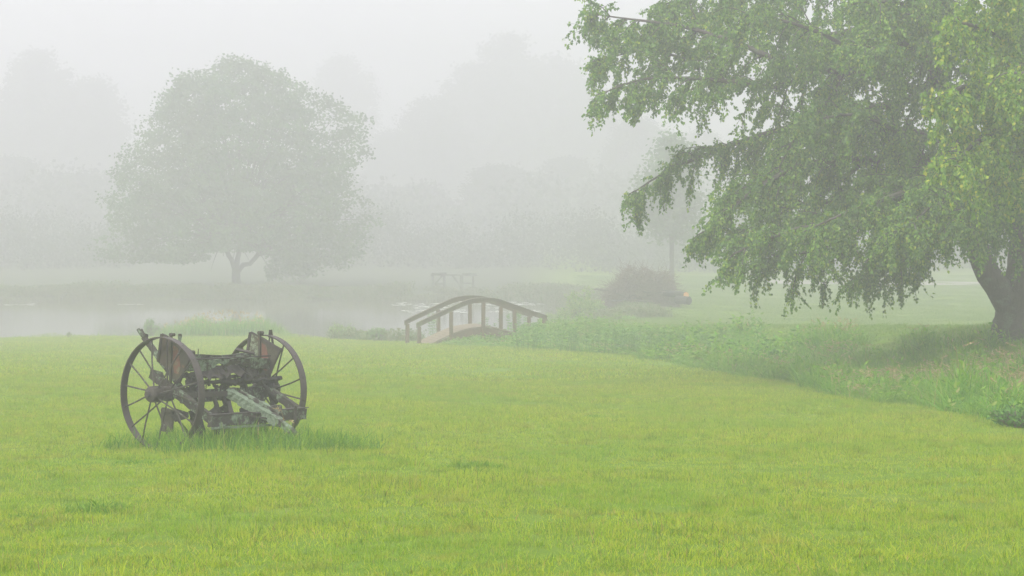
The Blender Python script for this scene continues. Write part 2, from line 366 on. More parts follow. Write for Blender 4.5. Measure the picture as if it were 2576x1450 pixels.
def scatter(name, patches, mats, pts, rots, scl, var):
    """one object: patches of growth stood on many points of the ground (geometry nodes)"""
    Vs = []; Fs = []; kinds = []; rn = []; mi = []; b = 0
    for k, (sub) in enumerate(patches):
        for (V, f, r), mt in sub:
            Vs.append(V); Fs += [tuple(i+b for i in q) for q in (f.tolist() if isinstance(f, np.ndarray) else f)]
            kinds += [k]*len(V); rn.append(r); mi += [mt]*len(r); b += len(V)
    npatch = b; V = np.concatenate(Vs+[pts])
    me = bpy.data.meshes.new(name); me.from_pydata(V.tolist(), [], Fs)
    me.attributes.new('rnd', 'FLOAT', 'FACE').data.foreach_set('value', np.concatenate(rn).astype(np.float32))
    me.polygons.foreach_set('material_index', mi)
    kk = np.concatenate([np.array(kinds), 100+var]).astype(np.int32)
    me.attributes.new('kindid', 'INT', 'POINT').data.foreach_set('value', kk)
    z3 = np.zeros((npatch, 3)); a = me.attributes.new('rot', 'FLOAT_VECTOR', 'POINT'); a.data.foreach_set('vector', np.concatenate([z3, rots]).astype(np.float32).ravel())
    a = me.attributes.new('scl', 'FLOAT_VECTOR', 'POINT'); a.data.foreach_set('vector', np.concatenate([z3, scl]).astype(np.float32).ravel())
    for m_ in mats: me.materials.append(m_)
    o = bpy.data.objects.new(name, me); COL.objects.link(o)
    g = bpy.data.node_groups.new(name+'_nodes', 'GeometryNodeTree')
    g.interface.new_socket('Geometry', in_out='INPUT', socket_type='NodeSocketGeometry'); g.interface.new_socket('Geometry', in_out='OUTPUT', socket_type='NodeSocketGeometry')
    gi = g.nodes.new('NodeGroupInput'); go = g.nodes.new('NodeGroupOutput'); jn = g.nodes.new('GeometryNodeJoinGeometry')
    def named(nm, dt): n = g.nodes.new('GeometryNodeInputNamedAttribute'); n.data_type = dt; n.inputs[0].default_value = nm; return n.outputs[0]
    kid = named('kindid', 'INT'); rt = named('rot', 'FLOAT_VECTOR'); sl = named('scl', 'FLOAT_VECTOR')
    def pick(v):
        c = g.nodes.new('FunctionNodeCompare'); c.data_type = 'INT'; c.operation = 'EQUAL'; g.links.new(kid, c.inputs[2]); c.inputs[3].default_value = v
        s = g.nodes.new('GeometryNodeSeparateGeometry'); s.domain = 'POINT'; g.links.new(gi.outputs[0], s.inputs[0]); g.links.new(c.outputs[0], s.inputs[1]); return s.outputs[0]
    for k in range(len(patches)):
        ip = g.nodes.new('GeometryNodeInstanceOnPoints')
        g.links.new(pick(100+k), ip.inputs['Points']); g.links.new(pick(k), ip.inputs['Instance'])
        g.links.new(rt, ip.inputs['Rotation']); g.links.new(sl, ip.inputs['Scale']); g.links.new(ip.outputs[0], jn.inputs[0])
    g.links.new(jn.outputs[0], go.inputs[0])
    md = o.modifiers.new('scatter', 'NODES'); md.node_group = g
    return o

def place(x, y, tilt=True, smin=.8, smax=1.25, nv=3, zoff=-.01):
    z = H(x, y)+zoff; e = .4
    sx = (H(x+e, y)-H(x-e, y))/(2*e); sy = (H(x, y+e)-H(x, y-e))/(2*e)
    rots = np.zeros((len(x), 3)); sp = rng.random(len(x))*2*math.pi
    for i in range(len(x)):
        nrm = Vector((-sx[i], -sy[i], 1)).normalized() if tilt else Vector((0, 0, 1))
        q = Vector((0, 0, 1)).rotation_difference(nrm) @ Euler((0, 0, sp[i])).to_quaternion()
        rots[i] = q.to_euler()[:]
    s = smin+(smax-smin)*np.clip(rng.random(len(x))*.6+.2+.3*np.sin(x*1.9+y*.7)*np.sin(y*1.3-x*.8), 0, 1); sc3 = np.stack([np.ones_like(s), np.ones_like(s), s], -1)
    return np.stack([x, y, z], -1), rots, sc3, rng.integers(0, nv, len(x))
def grid(x0, x1, y0, y1, step, jit=.25):
    gx, gy = np.meshgrid(np.arange(x0, x1, step), np.arange(y0, y1, step)); gx = gx.ravel(); gy = gy.ravel()
    return gx+rng.uniform(-jit, jit, len(gx))*step, gy+rng.uniform(-jit, jit, len(gy))*step

# mown lawn, near part
def lawnpatch(): return [((blades(3300, 1.25, .016, .058, .0042, 1.1, 2, .8, clump=26)), 0), ((blades(150, 1.25, .05, .10, .005, .8, 2, .7, clump=5)), 0)]
x, y = grid(-16, 16, 10.0, 46, .85); k = (np.abs(x) < .2147*y+6) & (edge_sd(x, y) < .15); x = x[k]; y = y[k]
o = scatter('lawn_grass', [lawnpatch() for _ in range(6)], [M['lawn']], *place(x, y, nv=6, smin=.6, smax=1.5))
tag(o, 'short yellow-green mown lawn sloping from the camera to the pond', 'grass', kind='stuff')
# mown lawn and field farther off: sparser and coarser
def farpatch(): return [((blades(1100, 1.9, .025, .075, .014, .8, 2, .6)), 0)]
x, y = grid(-25, 20, 46, 97, 1.6); k = (np.abs(x) < .2147*y+6) & (edge_sd(x, y) < .1) & (pond_sd(x, y) > 1.6); x = x[k]; y = y[k]
o = scatter('distant_lawn_grass', [farpatch() for _ in range(3)], [M['lawn']], *place(x, y))
tag(o, 'far half of the mown lawn running down to the pond edge and the bridge', 'grass', kind='stuff')
x, y = grid(2, 42, 30, 175, 1.7); k = (np.abs(x) < .2147*y+6) & (edge_sd(x, y) > 2.8) & (pond_sd(x, y) > 1.5); x = x[k]; y = y[k]
o = scatter('field_grass', [farpatch() for _ in range(3)], [M['field']], *place(x, y))
tag(o, 'pale green mown meadow beyond the grassy ditch on the right', 'grass', kind='stuff')

# tall rough growth along the ditch
def tallpatch(n=520, hm=.22, hx=.62, sh=6, g=0, broad=70):
    L = [(blades(int(n*.8), .95, hm, hx, .013, .85, 3, 1.0, clump=8), g), (blades(70, .9, hx*.5, hx*1.0, .012, 1.0, 3, 1.2, clump=12), g)]
    c = (rng.random((4, 3))-.5)*np.array([.8, .8, 0])+np.array([0, 0, hx*.45]); P = c[rng.integers(0, 4, broad)]+rng.normal(0, .09, (broad, 3)); P[:, 2] = np.abs(P[:, 2])
    L.append((leafquads(P, rng.normal(size=(broad, 3))+np.array([0, 0, .3]), .10, .045), g))
    if sh: L.append((seedheads(sh, .9, hx*.8, hx*1.25), 1))
    return L
x, y = grid(-8, 18, 14, 98, .62); e = edge_sd(x, y)
k = (np.abs(x) < .2147*y+6) & (e > .18) & (e < np.interp(y, [28, 36, 44, 58, 70], [4.4, 4.0, 3.4, 3.3, 3.8])+.4*np.sin(y*.6)) & (pond_sd(x, y) > .2); x = x[k]; y = y[k]; e = e[k]
pts, rt, sl, vr = place(x, y, False, .7, 1.25, 3)
sl[:, 2] *= (.5+.6*ss((e-.15)/.5))*(.75+.5*np.sin(x*2.1+y*.9)**2*np.sin(y*.7+1)**2)*np.interp(y, [26, 34, 42, 55, 68, 90], [1.1, 1.1, 1.0, .95, .62, .5])
vr = np.where((y < 42) & (e > 2.1) & (rng.random(len(x)) < .7), 3, np.where((rng.random(len(x)) < .12), 3, vr))
vr = np.where((y > 54) & (rng.random(len(x)) < .65), 4, vr)
vr = np.where((y > 42) & (y < 54) & (rng.random(len(x)) < .8), rng.integers(0, 2, len(x)), vr)
o = scatter('ditch_grass', [tallpatch(sh=0), tallpatch(480, .2, .55, 2), tallpatch(420, .25, .7, 3), tallpatch(400, .25, .55, 34), [(blades(150, .95, .2, .5, .016, .8, 3, 1.0, clump=5), 0)]+[(leafquads(np.concatenate([c_+rng.normal(0, .10, (90, 3))*np.array([1, 1, 1.6]) for c_ in np.array([[-.25, .1, .32], [.2, .25, .4], [.15, -.25, .28]])]), rng.normal(size=(270, 3))+np.array([0, 0, .2]), .15, .05), 0)]], [M['tall'], M['straw']], pts, rt, sl, vr)
tag(o, 'tall rough grass with buff seed heads filling the ditch along the lawn edge', 'grass', kind='stuff')

# growth on the pond banks
def bankpatch(): return [(blades(300, 1.5, .25, .75, .03, .6, 2, .8, clump=7), 0), (leafquads(np.stack([(rng.random(220)-.5)*1.4, (rng.random(220)-.5)*1.4, .1+.5*rng.random(220)], -1), rng.normal(size=(220, 3)), .14, .08), 0)]
x, y = grid(-40, 6, 84, 152, .95); d = pond_sd(x, y); e = edge_sd(x, y)
farside = y > 136
k = (np.abs(x) < .2147*y+6) & (((d > .05) & (d < 3.6) & farside) | ((d > .1) & (d < 4.5) & (y > 99) & (x > 0) & ~farside) | ((d > .2) & (d < 2.2) & (x > -6.5) & (y < 99) & ((x < -3.5) | (e > .5))) ) & ~((x > -8) & (x < -1) & (y > 141.8) & (d > 1.0) & (rng.random(len(x)) < .5))
x = x[k]; y = y[k]
pts, rt, sl, vr = place(x, y, False, .55, 1.15, 3)
sl[:, 2] *= np.where(y > 136, .62+.35*np.sin(x*.35+.8)**2, .75)
o = scatter('bank_reeds', [bankpatch() for _ in range(3)], [M['reed']], pts, rt, sl, vr)
tag(o, 'hazy olive and brown reeds and weeds fringing the pond banks', 'reeds', kind='stuff')
# sparse low fringe where lawn meets water on the left
x = rng.uniform(-24, -5, 90); y = rng.uniform(94.6, 96.2, 90)
pts, rt, sl, vr = place(x, y, False, .3, .75, 2); 
o = scatter('shore_grass', [[(blades(26, .5, .15, .5, .016, .5, 2, .7), 0)], [(blades(14, .4, .2, .6, .014, .5, 2, .7), 0)]], [M['tall']], pts, rt, sl, vr)
tag(o, 'thin fringe of longer grass where the lawn meets the pond', 'grass', kind='stuff')

# mound of tall grass and flowering weeds at the near shore behind the cart
cx, cy = -12.1, 97.0
n = 5200; a = rng.random(n)*6.283; r = np.sqrt(rng.random(n)); bx = cx+np.cos(a)*r*3.1; by = cy+np.sin(a)*r*1.7
prof = np.clip(1-((bx-cx+.0)/3.1)**2, 0, 1)*(.6+.4*np.clip((bx-cx)/3, -1, 1)+.22*np.sin(bx*2.3)+.15*np.sin(bx*5+by))
V, f, rn = blades(n, 1, .25, .6, .02, .7, 3, .9); V = V.reshape(n, 7, 3)
c0 = V[:, :2].mean(1); V[..., :2] -= c0[:, None, :2]; V[..., 2] *= (.7+.95*prof)[:, None]; V[..., 0] += bx[:, None]; V[..., 1] += by[:, None]; V[..., 2] += H(bx, by)[:, None]+prof[:, None]*.12
o = mesh_obj('weed_mound', V.reshape(-1, 3)-np.array([cx, cy, 0.4]), f, M['tall'], attrs={'rnd': ('FACE', rn)}, loc=(cx, cy, .4))
tag(o, 'rounded mound of tall pale green grass and weeds on the near pond bank behind the cart', 'plants', kind='stuff')
n = 260; a = rng.random(n)*6.283; r = np.sqrt(rng.random(n)); bx = cx+np.cos(a)*r*2.4; by = cy+np.sin(a)*r*1.5
prof = np.clip(1-((bx-cx)/2.6)**2, 0, 1)*(.72+.5*np.clip((bx-cx)/2.6, -1, 1))
P = np.stack([bx, by, H(bx, by)+(.3+.75*prof)*(.5+.6*rng.random(n))], -1)-np.array([cx, cy, .4])
Vq, fq, rq = leafquads(P, rng.normal(size=(n, 3))+np.array([0, 0, .6]), .16, .07)
s_ = mesh_obj('seed_heads', Vq, fq, M['straw'], parent=o, attrs={'rnd': ('FACE', rq)})

# ------------------------------------------------------------------ old two-wheeled horse-drawn machine
A0 = at(405.7, 992, 23.0); A1 = at(664, 980, 24.1)
adir = (A1-A0).normalized(); AX = (A1-A0).length; UP = Vector((0, 0, 1)); fdir = adir.cross(UP).normalized(); UPn = fdir.cross(adir).normalized()*-1
if UPn.z < 0: UPn = -UPn
ctr = (A0+A1)/2
root = empty('horse_drawn_planter', (ctr.x, ctr.y, h1(ctr.x, ctr.y)), 'rusted two-wheeled horse-drawn farm implement with lichen-covered timbers in long grass', 'farm implement')
O = root.location.copy()
def C(s, f, h): return A0+adir*s+fdir*f+UPn*h
def Zc(zx, zy, s):                     # a point seen at (zx, zy) of my measuring sketch, s metres along the axle
    f = (zx-497-782*s)/756; h = (850-35*s+57*f-zy)/1097
    return C(s, f, h)
def ring(mb, c, ax, r0, r1, wd, n=64, u=None):
    ax = ax.normalized(); u = ax.cross(UP).normalized(); v = ax.cross(u).normalized(); vs = []; fs = []
    for k in range(n):
        a = 2*math.pi*k/n; d = u*math.cos(a)+v*math.sin(a)
        vs += [c+d*r0-ax*wd/2, c+d*r1-ax*wd/2, c+d*r1+ax*wd/2, c+d*r0+ax*wd/2]
    for k in range(n):
        b = 4*k; b2 = 4*((k+1) % n)
        for i in range(4): j = (i+1) % 4; fs.append((b+i, b+j, b2+j, b2+i))
    mb.add(vs, fs)
def wheel(c, ax, R0, sgn):
    """sgn: +1 when the outside of the wheel points against ax"""
    w_ = MB(O); ring(w_, c, ax, R0-.011, R0, .082, 96)
    rim = w_.build('wheel', M['rim'], root)
    u = ax.cross(UP).normalized(); v = ax.cross(u).normalized()
    hb = MB(O); ext = [(-.205, .028), (-.19, .034), (-.175, .034), (-.17, .045), (-.165, .068), (-.15, .078), (-.05, .082), (-.02, .068), (.03, .068), (.06, .078), (.11, .075), (.12, .05), (.16, .045)]
    hb.tube([c+ax*(sgn*e) for e, _ in ext], [r_ for _, r_ in ext], 20)
    hub = hb.build('hub', M['iron'], rim)
    rv = MB(O)
    for k in range(16):
        a = 2*math.pi*(k+.3)/16+random.uniform(-.03, .03); a2 = a+(.16 if k % 2 else -.16)
        off = -.10 if k % 2 else .07
        d = u*math.cos(a)+v*math.sin(a); d2 = u*math.cos(a2)+v*math.sin(a2)
        sp = MB(O); mid = (c+d2*.07+ax*(sgn*off))*.45+(c+d*(R0-.01))*.55+Vector([random.uniform(-.006, .006) for _ in range(3)])
        sp.tube([c+d2*.068+ax*(sgn*off), mid, c+d*(R0-.012)], [.0085, .0085, .0085], 8)
        sp.build('spoke', M['spoke'], rim)
        p = c+d*(R0+.001); rv.tube([p, p+d*.005], [.009, .006], 8)
    rv.build('rivets', M['iron'], rim)['kind'] = 'stuff'
    return rim
wheel(A0, adir, .551, 1); wheel(A1, adir, .551, -1)
# axle and cross shafts
b = MB(O); b.beam(C(.05, 0, -.0), C(AX-.05, 0, .0), .045, .045, n=10, jit=.004); b.build('axle', M['grime'], root)
b = MB(O); b.beam(C(.16, .10, -.03), C(AX-.1, .10, -.02), .06, .115, n=14, jit=.007); b.build('axle_beam', M['lichd'], root)
b = MB(O); b.tube([C(.16+1.2*t, .17+random.uniform(-.006, .006), .108+random.uniform(-.008, .008)) for t in np.linspace(0, 1, 26)], [random.uniform(.014, .027) for _ in range(26)], 8, jit=.25); b.build('drive_shaft', M['grime'], root)
b = MB(O); b.tube([C(.13+1.2*t, .10+random.uniform(-.005, .005), .165-.02*t) for t in np.linspace(0, 1, 16)], [random.uniform(.009, .016) for _ in range(16)], 7, jit=.2); b.build('feed_shaft', M['grime'], root)
b = MB(O); b.beam(C(.1, .2, -.01), C(.72, .2, -.01), .012, .05, n=6, jit=.002); b.build('iron_strap', M['iron'], root)
# ragged crust and chain hanging from the shafts
b = MB(O)
for t in np.linspace(.05, .98, 30):
    p = C(.16+1.2*t, .15+random.uniform(-.05, .03), .10+random.uniform(-.05, .05)); q = p+Vector([random.uniform(-.05, .05) for _ in range(3)])
    b.beam(p, q+adir*.02, random.uniform(.02, .05), random.uniform(.012, .03), n=2, jit=.008)
for s_, n_ in ((.42, 5), (.55, 7), (.62, 6), (.93, 5), (1.12, 5)):
    for i in range(n_): c = C(s_+random.uniform(-.006, .006), .17, .15-.028*i); b.tube([c+UP*.014, c+adir*.009, c-UP*.014, c-adir*.009, c+UP*.014], .004, 5)
b.build('chain', M['grime'], root)
# hopper: end panels, rotted front plank, buckled sheet
def panel(s, flip):
    q = [(-.13, .565), (-.005, .525), (-.005, .215), (-.18, .305)]
    b = MB(O); b.plate([C(s, f, h) for f, h in q], adir, .022, .003)
    pn = b.build('end_board', M['panel'] if flip else M['brown'], root); tag(pn, 'lichen-crusted hopper end board' if flip else 'brown hopper end board behind the near wheel')
    b = MB(O); b.plate([C(s+.006, f, h) for f, h in [(.0, .52), (.27, .415), (.28, .395), (.14, .19), (.095, .13), (.0, .14)]], adir, .012, .002); sh = b.build('end_sheet', M['greenp'], root)
    b = MB(O); b.plate([C(s-.002, f, h) for f, h in [(.02, .47), (.085, .44), (.125, .26), (.10, .19), (.045, .2), (.02, .27)]], adir, .006, .002); pr = b.build('red_paint_panel', M['red'], sh)
    b = MB(O)
    b.beam(C(s-.015, .0, .575), C(s-.015, .0, .0), .026, .018, up=adir, n=6, jit=.002)
    b.tube([C(s-.03, .0, .57), C(s+.03, .0, .57)], .016 if not flip else .02, 10)
    b.build('hopper_post', M['greenp'], root)
    b = MB(O); b.beam(C(s-.008, -.135, .57), C(s-.008, -.18, .3), .03, .02, up=adir, n=4, jit=.002); b.beam(C(s-.006, .0, .527), C(s-.006, .275, .42), .02, .014, up=adir, n=4, jit=.002)
    b.beam(C(s-.006, -.13, .57), C(s-.006, -.0, .53), .018, .016, up=adir, n=3, jit=.002)
    b.beam(C(s-.006, .28, .4), C(s-.006, .12, .12), .02, .02, up=adir, n=4, jit=.002); b.tube([C(s-.03, .285, .41), C(s+.02, .285, .41)], .02, 9)
    b.build('edge_strip', M['iron'], root)
panel(.12, 0); panel(AX-.07, 1)
b = MB(O)
pts = np.linspace(.12, AX-.08, 34)
def ragged(f, topf, botf, th, mat, name, s0=.14, s1=AX-.09, n=40):
    b = MB(O); vs = []; fs = []
    for i in range(n+1):
        s = s0+(s1-s0)*i/n; t_, b_ = topf(s), botf(s)
        for k in range(5):
            h = b_+(t_-b_)*k/4; j = random.uniform(-.006, .006)
            vs.append(C(s, f+th/2+j, h))
        for k in range(5):
            h = t_+(b_-t_)*k/4; vs.append(C(s, f-th/2, h))
    for i in range(n):
        for k in range(10): a = i*10+k; a2 = i*10+(k+1) % 10; fs.append((a, a2, a2+10, a+10))
    fs.append(tuple(range(9, -1, -1))); fs.append(tuple(n*10+k for k in range(10)))
    b.add(vs, fs); return b.build(name, mat, root)
rr_ = [random.uniform(-1, 1) for _ in range(400)]
def rn1(s, k, amp, o_=0): i = s*k+o_; a = int(i); t = i-a; return amp*(rr_[a % 400]*(1-t)+rr_[(a+1) % 400]*t)
ragged(.13, lambda s: .335+rn1(s, 9, .012)-.01*s, lambda s: .215+rn1(s, 22, .012, 40)+(.06*math.exp(-((s-.62)/.12)**2)+.055*math.exp(-((s-.86)/.13)**2)+.02*math.exp(-((s-1.05)/.05)**2)), .045, M['rot'], 'front_plank')
ragged(.08, lambda s: .37+rn1(s, 7, .02, 11), lambda s: .31, .03, M['lichd'], 'rear_plank', .2, 1.12)
b = MB(O); b.beam(C(.14, .165, .335), C(AX-.1, .165, .345), .02, .012, n=12, jit=.003); b.build('edge_rod', M['iron'], root)
b = MB(O); b.beam(C(.15, .02, .24), C(AX-.1, .02, .22), .02, .05, n=12, jit=.004); b.build('back_plank', M['lichd'], root)
def sheet(s0, s1, h0, h1_, f0, f1, amp, seed):
    vs = []; fs = []; n = 16; m_ = 6
    for i in range(n+1):
        for k in range(m_+1):
            s = s0+(s1-s0)*i/n; t = k/m_; h = h0+(h1_-h0)*t+amp*math.sin(i*.8+seed)*(.4+t)+rn1(s, 30, .01, seed*7); f = f0+(f1-f0)*t+amp*math.cos(i*.7+k*.6+seed)
            vs.append(C(s+rn1(t+i, 5, .01, seed), f, h))
    for i in range(n):
        for k in range(m_): a = i*(m_+1)+k; fs.append((a, a+1, a+m_+2, a+m_+1))
    return vs, fs
b = MB(O)
for a_ in ((.36, .66, .245, .15, .10, .2, .014, 1), (.62, .98, .26, .165, .06, .21, .018, 3), (.98, 1.25, .22, .12, .08, .16, .014, 5), (.14, .36, .2, .14, .05, .14, .01, 7)):
    v_, f_ = sheet(*a_); b.add(v_, f_)
o_ = b.build('buckled_sheet', M['iron'], root); sm = o_.modifiers.new('thickness', 'SOLIDIFY'); sm.thickness = .004
# brackets and gears between shafts
for s_, fz in ((.38, .08), (.72, .12), (1.0, .1), (1.24, .1)):
    b = MB(O); b.beam(C(s_, fz, .24), C(s_+.015, fz, -.08), .05, .035, up=adir, n=5, jit=.006); b.plate([C(s_-.07, fz+.03, .06), C(s_+.07, fz+.03, .06), C(s_+.05, fz+.03, .15), C(s_, fz+.03, .21), C(s_-.05, fz+.03, .15)], fdir, .015, .008)
    b.build('bracket', M['grime'], root)
for s_ in (.30, 1.33):
    b = MB(O); c = C(s_, .12, .09); n_ = 14; pp = []
    for k in range(n_*2): a = math.pi*k/n_; r_ = .075 if k % 2 else .058; pp.append(c+fdir*math.cos(a)*r_+UP*math.sin(a)*r_)
    b.plate(pp, adir, .02); b.tube([c-adir*.03, c+adir*.03], .028, 10); b.build('sprocket', M['grime'], root)
b = MB(O); b.tube([C(1.34, .14, .105), C(1.47, .17, .12)], [.03, .022], 10); b.tube([C(1.37, .2, .115), C(1.37, .2, .05)], .018, 8); b.build('shaft_end', M['grime'], root)
# frame timbers
def timber(name, p, q, w, h, mat, n=14, jit=.004, **k):
    b = MB(O); b.beam(p, q, w, h, n=n, jit=jit, **k); return b.build(name, mat, root)
timber('side_beam', C(.10, -.25, .175), C(.10, .62, -.235), .055, .085, M['lichd'])
timber('side_beam', C(AX-.06, -.2, .14), C(AX-.06, .58, -.2), .055, .075, M['lichd'])
timber('cross_beam', C(.06, .6, -.235), C(AX-.04, .6, -.215), .06, .105, M['lichd'], 24, .005)
b = MB(O); b.beam(C(.06, .60, -.173), C(.62, .60, -.168), .07, .008, n=6, jit=.002); b.beam(C(.88, .60, -.163), C(AX-.02, .60, -.153), .07, .008, n=6, jit=.002); b.build('iron_strap', M['rim'], root)
b = MB(O); b.beam(C(.05, .635, -.30), C(.9, .64, -.3), .02, .02, n=12, jit=.004); b.build('lower_rail', M['lich'], root)
b = MB(O); b.beam(C(1.17, .66, -.12), C(1.17, .66, -.28), .03, .012, up=fdir, n=4, jit=.002); b.build('clamp_iron', M['rim'], root); b = MB(O); b.beam(C(.42, .61, -.175), C(.86, .72, -.25), .02, .014, n=4, jit=.001); b.build('clamp_iron', M['rim'], root)
# draw-beam (tongue): lichen-furred half, then broken dark end in the grass
timber('tongue', C(.72, .18, -.005), C(.78, .82, -.265), .075, .085, M['lich'], 26, .0075)
b = MB(O); b.beam(C(.80, .25, .01), C(.86, .75, -.185), .035, .04, n=14, jit=.006); b.beam(C(.86, .6, -.14), C(.98, .63, -.13), .05, .045, n=4, jit=.006); b.build('tongue_hook', M['lichd'], root)
timber('tongue_end', C(.79, .72, -.20), C(.72, 1.2, -.43), .05, .06, M['lichd'], 18, .006)
# operating lever with twin grips
timber('lever', Zc(285, 235, .22), Zc(900, 1060, .22), .042, .046, M['lichd'], 22, .003)
b = MB(O); b.tube([Zc(222, 150, .22), Zc(250, 190, .22), Zc(300, 260, .22)], [.018, .02, .018], 10); b.tube([Zc(256, 148, .25), Zc(275, 185, .25), Zc(305, 240, .25)], [.010, .012, .011], 8); b.tube([Zc(285, 215, .2), Zc(310, 225, .27)], .022, 8, jit=.2)
b.tube([Zc(310, 250, .24), Zc(430, 400, .24), Zc(520, 560, .24)], .007, 6); b.build('lever_grip', M['lichd'], root)
# quadrant on the end of the side beam
b = MB(O); b.plate([C(.1, f, h) for f, h in [(-.27, .16), (-.26, .22), (-.12, .20), (-.06, .1), (-.17, .08)]], adir, .03, .004); b.build('quadrant', M['lichd'], root)
b = MB(O); b.tube([C(.27, -.05, .38), C(.27, -.05, .5), C(.27, -.05, .555), C(.27, -.05, .575)], [.012, .014, .022, .016], 10); b.build('peg', M['rot'], root)
b = MB(O); b.tube([C(.36, .05, .34), C(.36, .05, .39), C(.36, .05, .405)], [.016, .02, .014], 8); b.build('peg', M['iron'], root)
b = MB(O); b.tube([C(.42, .05, .33), C(.425, .05, .43)], [.006, .004], 6); b.build('peg', M['iron'], root)
b = MB(O); b.tube([C(AX-.22, -.2, .40), C(AX-.1, -.05, .36)], .016, 8); b.build('step_iron', M['iron'], root)
b = MB(O); b.beam(C(AX+.03, .03, .52), C(AX+.04, .03, .6), .012, .03, n=2, jit=.001); b.beam(C(AX+.05, .06, .44), C(AX+.05, .03, .6), .012, .02, n=2, jit=.001); b.build('lug', M['iron'], root)
# shanks and shovels
for s_, f_, r_ in ((.30, .2, .3), (.50, .26, -.2), (.70, .18, .2), (.93, .24, -.1), (1.15, .16, .15)):
    b = MB(O); b.tube([C(s_, f_-.08, .0), C(s_, f_-.02, -.12), C(s_, f_-.10, -.26), C(s_, f_-.02, -.4)], [.02, .024, .02, .018], 8, jit=.12)
    b.build('shank', M['grime'], root)
    b = MB(O); b.plate([C(s_-.07, f_-.06, -.17), C(s_, f_-.0, -.12), C(s_+.06, f_-.06, -.18), C(s_+.07, f_+.02, -.36), C(s_, f_+.08, -.5), C(s_-.06, f_+.02, -.36)], (fdir+adir*r_+UP*.3), .014, .012)
    b.build('shovel', M['grime'], root)
b = MB(O); b.plate([Zc(490, 1015, .35), Zc(600, 1030, .35), Zc(610, 1130, .35), Zc(600, 1260, .35), Zc(500, 1260, .35)], adir*.6+fdir, .02, .006); b.beam(Zc(495, 1015, .34), Zc(640, 1045, .34), .03, .03, n=4, jit=.004)
b.build('foot_board', M['greenp'], root)
b = MB(O); b.plate([Zc(620, 1010, .3), Zc(760, 1060, .3), Zc(770, 1110, .3), Zc(650, 1140, .3), Zc(590, 1080, .3)], adir+UP*.5, .03, .01); b.beam(Zc(600, 1040, .28), Zc(780, 1290, .5), .025, .02, n=5, jit=.004); b.build('broken_shoe', M['grime'], root)
b = MB(O); b.beam(C(1.25, .1, -.02), C(1.2, .22, -.5), .045, .03, n=6, jit=.004); b.beam(C(1.34, .12, .12), C(1.36, .18, -.18), .045, .05, n=5, jit=.006); b.build('drop_leg', M['grime'], root)
# twisted brackets in front of the far wheel
b = MB(O); b.tube([C(1.1, .25, .1), C(1.2, .28, -.02), C(1.32, .26, -.12)], [.016, .02, .02], 8, jit=.2); b.tube([C(.95, .16, .16), C(.98, .17, .02), C(1.0, .2, -.1)], .016, 7, jit=.2); b.build('crank', M['grime'], root)

# grass grown up around it
NB = 4600; a = rng.random(NB)*6.283; r = rng.random(NB)**.75
wob = 1+.16*np.sin(a*3+1)+.12*np.sin(a*7); gs = .68+np.cos(a)*r*1.3*wob; gf = .40+np.sin(a)*r*1.3*wob
Pg = np.array([C(s, f, 0)[:] for s, f in zip(gs, gf)])
V, f, rn = blades(NB, 1, .09, .30, .0075, .6, 3, .8); V = V.reshape(NB, 7, 3); V[..., :2] -= V[:, :2].mean(1)[:, None, :2]
tall = 1.15-.78*r+.35*(gf > .7)*(rng.random(NB) < .4)+.45*np.clip(.5-gs, 0, 1)
V[..., 2] *= tall[:, None]; V[..., 0] += Pg[:, 0][:, None]; V[..., 1] += Pg[:, 1][:, None]; V[..., 2] += H(Pg[:, 0], Pg[:, 1])[:, None]
# longer tuft past the broken tongue
n2 = 1500; c2 = C(.62, 1.38, 0); a = rng.random(n2)*6.283; r = rng.random(n2)**.6
V2, f2, rn2 = blades(n2, 1, .12, .30, .008, .7, 3, .8); V2 = V2.reshape(n2, 7, 3); V2[..., :2] -= V2[:, :2].mean(1)[:, None, :2]
qx = c2.x+np.cos(a)*r*.7; qy = c2.y+np.sin(a)*r*.5; V2[..., 2] *= (1.1-.7*r)[:, None]; V2[..., 0] += qx[:, None]; V2[..., 1] += qy[:, None]; V2[..., 2] += H(qx, qy)[:, None]
Vg, fg, rg = join([(V.reshape(-1, 3), f, rn*.97), (V2.reshape(-1, 3), f2, rn2*.95)])
o = mesh_obj('long_grass', Vg-np.array(O), fg, M['tallg'], attrs={'rnd': ('FACE', rg)}, loc=O)
tag(o, 'deep green unmown grass grown up around the wheels and tongue of the old implement', 'grass', kind='stuff')
k = 5; parts = []
for (s_, f_) in ((.9, .66), (1.2, .6), (.82, .85), (.7, .9), (.62, .7)):
    V_, f_2, r_2 = seedheads(1, .05, .28, .5, .1); V_ = V_+np.array(C(s_, f_, 0)[:2]+(h1(*C(s_, f_, 0)[:2]),)); parts.append((V_, f_2, r_2))
Vq, fq, rq = join(parts); mesh_obj('seed_heads', Vq-np.array(O), fq, M['straw'], parent=o, attrs={'rnd': ('FACE', rq)})

# darker clumps in the lawn
def clump(px, py, wd, label, n=420, hh=.1):
    # find the ground point under this direction
    Y_ = 12.
    while at(px, py, Y_).z > h1(at(px, py, Y_).x, Y_) and Y_ < 120: Y_ += .05
    p = at(px, py, Y_); V, f, rn = blades(n, wd, hh*.4, hh, .006, .9, 3, .8, square=False)
    V = V.reshape(n, 7, 3); rr_c = np.hypot(V[:, 0, 0], V[:, 0, 1])/(wd/2); V[..., 2] *= (1.35-.95*rr_c)[:, None]; V = V.reshape(-1, 3); V[:, 0] *= 1.25; o = mesh_obj('grass_clump', V, f, M['tallg'], attrs={'rnd': ('FACE', rn*.9)}, loc=(p.x, p.y, h1(p.x, p.y)-.01)); o.rotation_euler = (-.043, 0, 0)
    return tag(o, label, 'grass clump', 'darker grass clumps on the lawn')
clump(250, 1290, .5, 'dark green grass clump on the near lawn at the lower left, below the old implement', 700, .12)
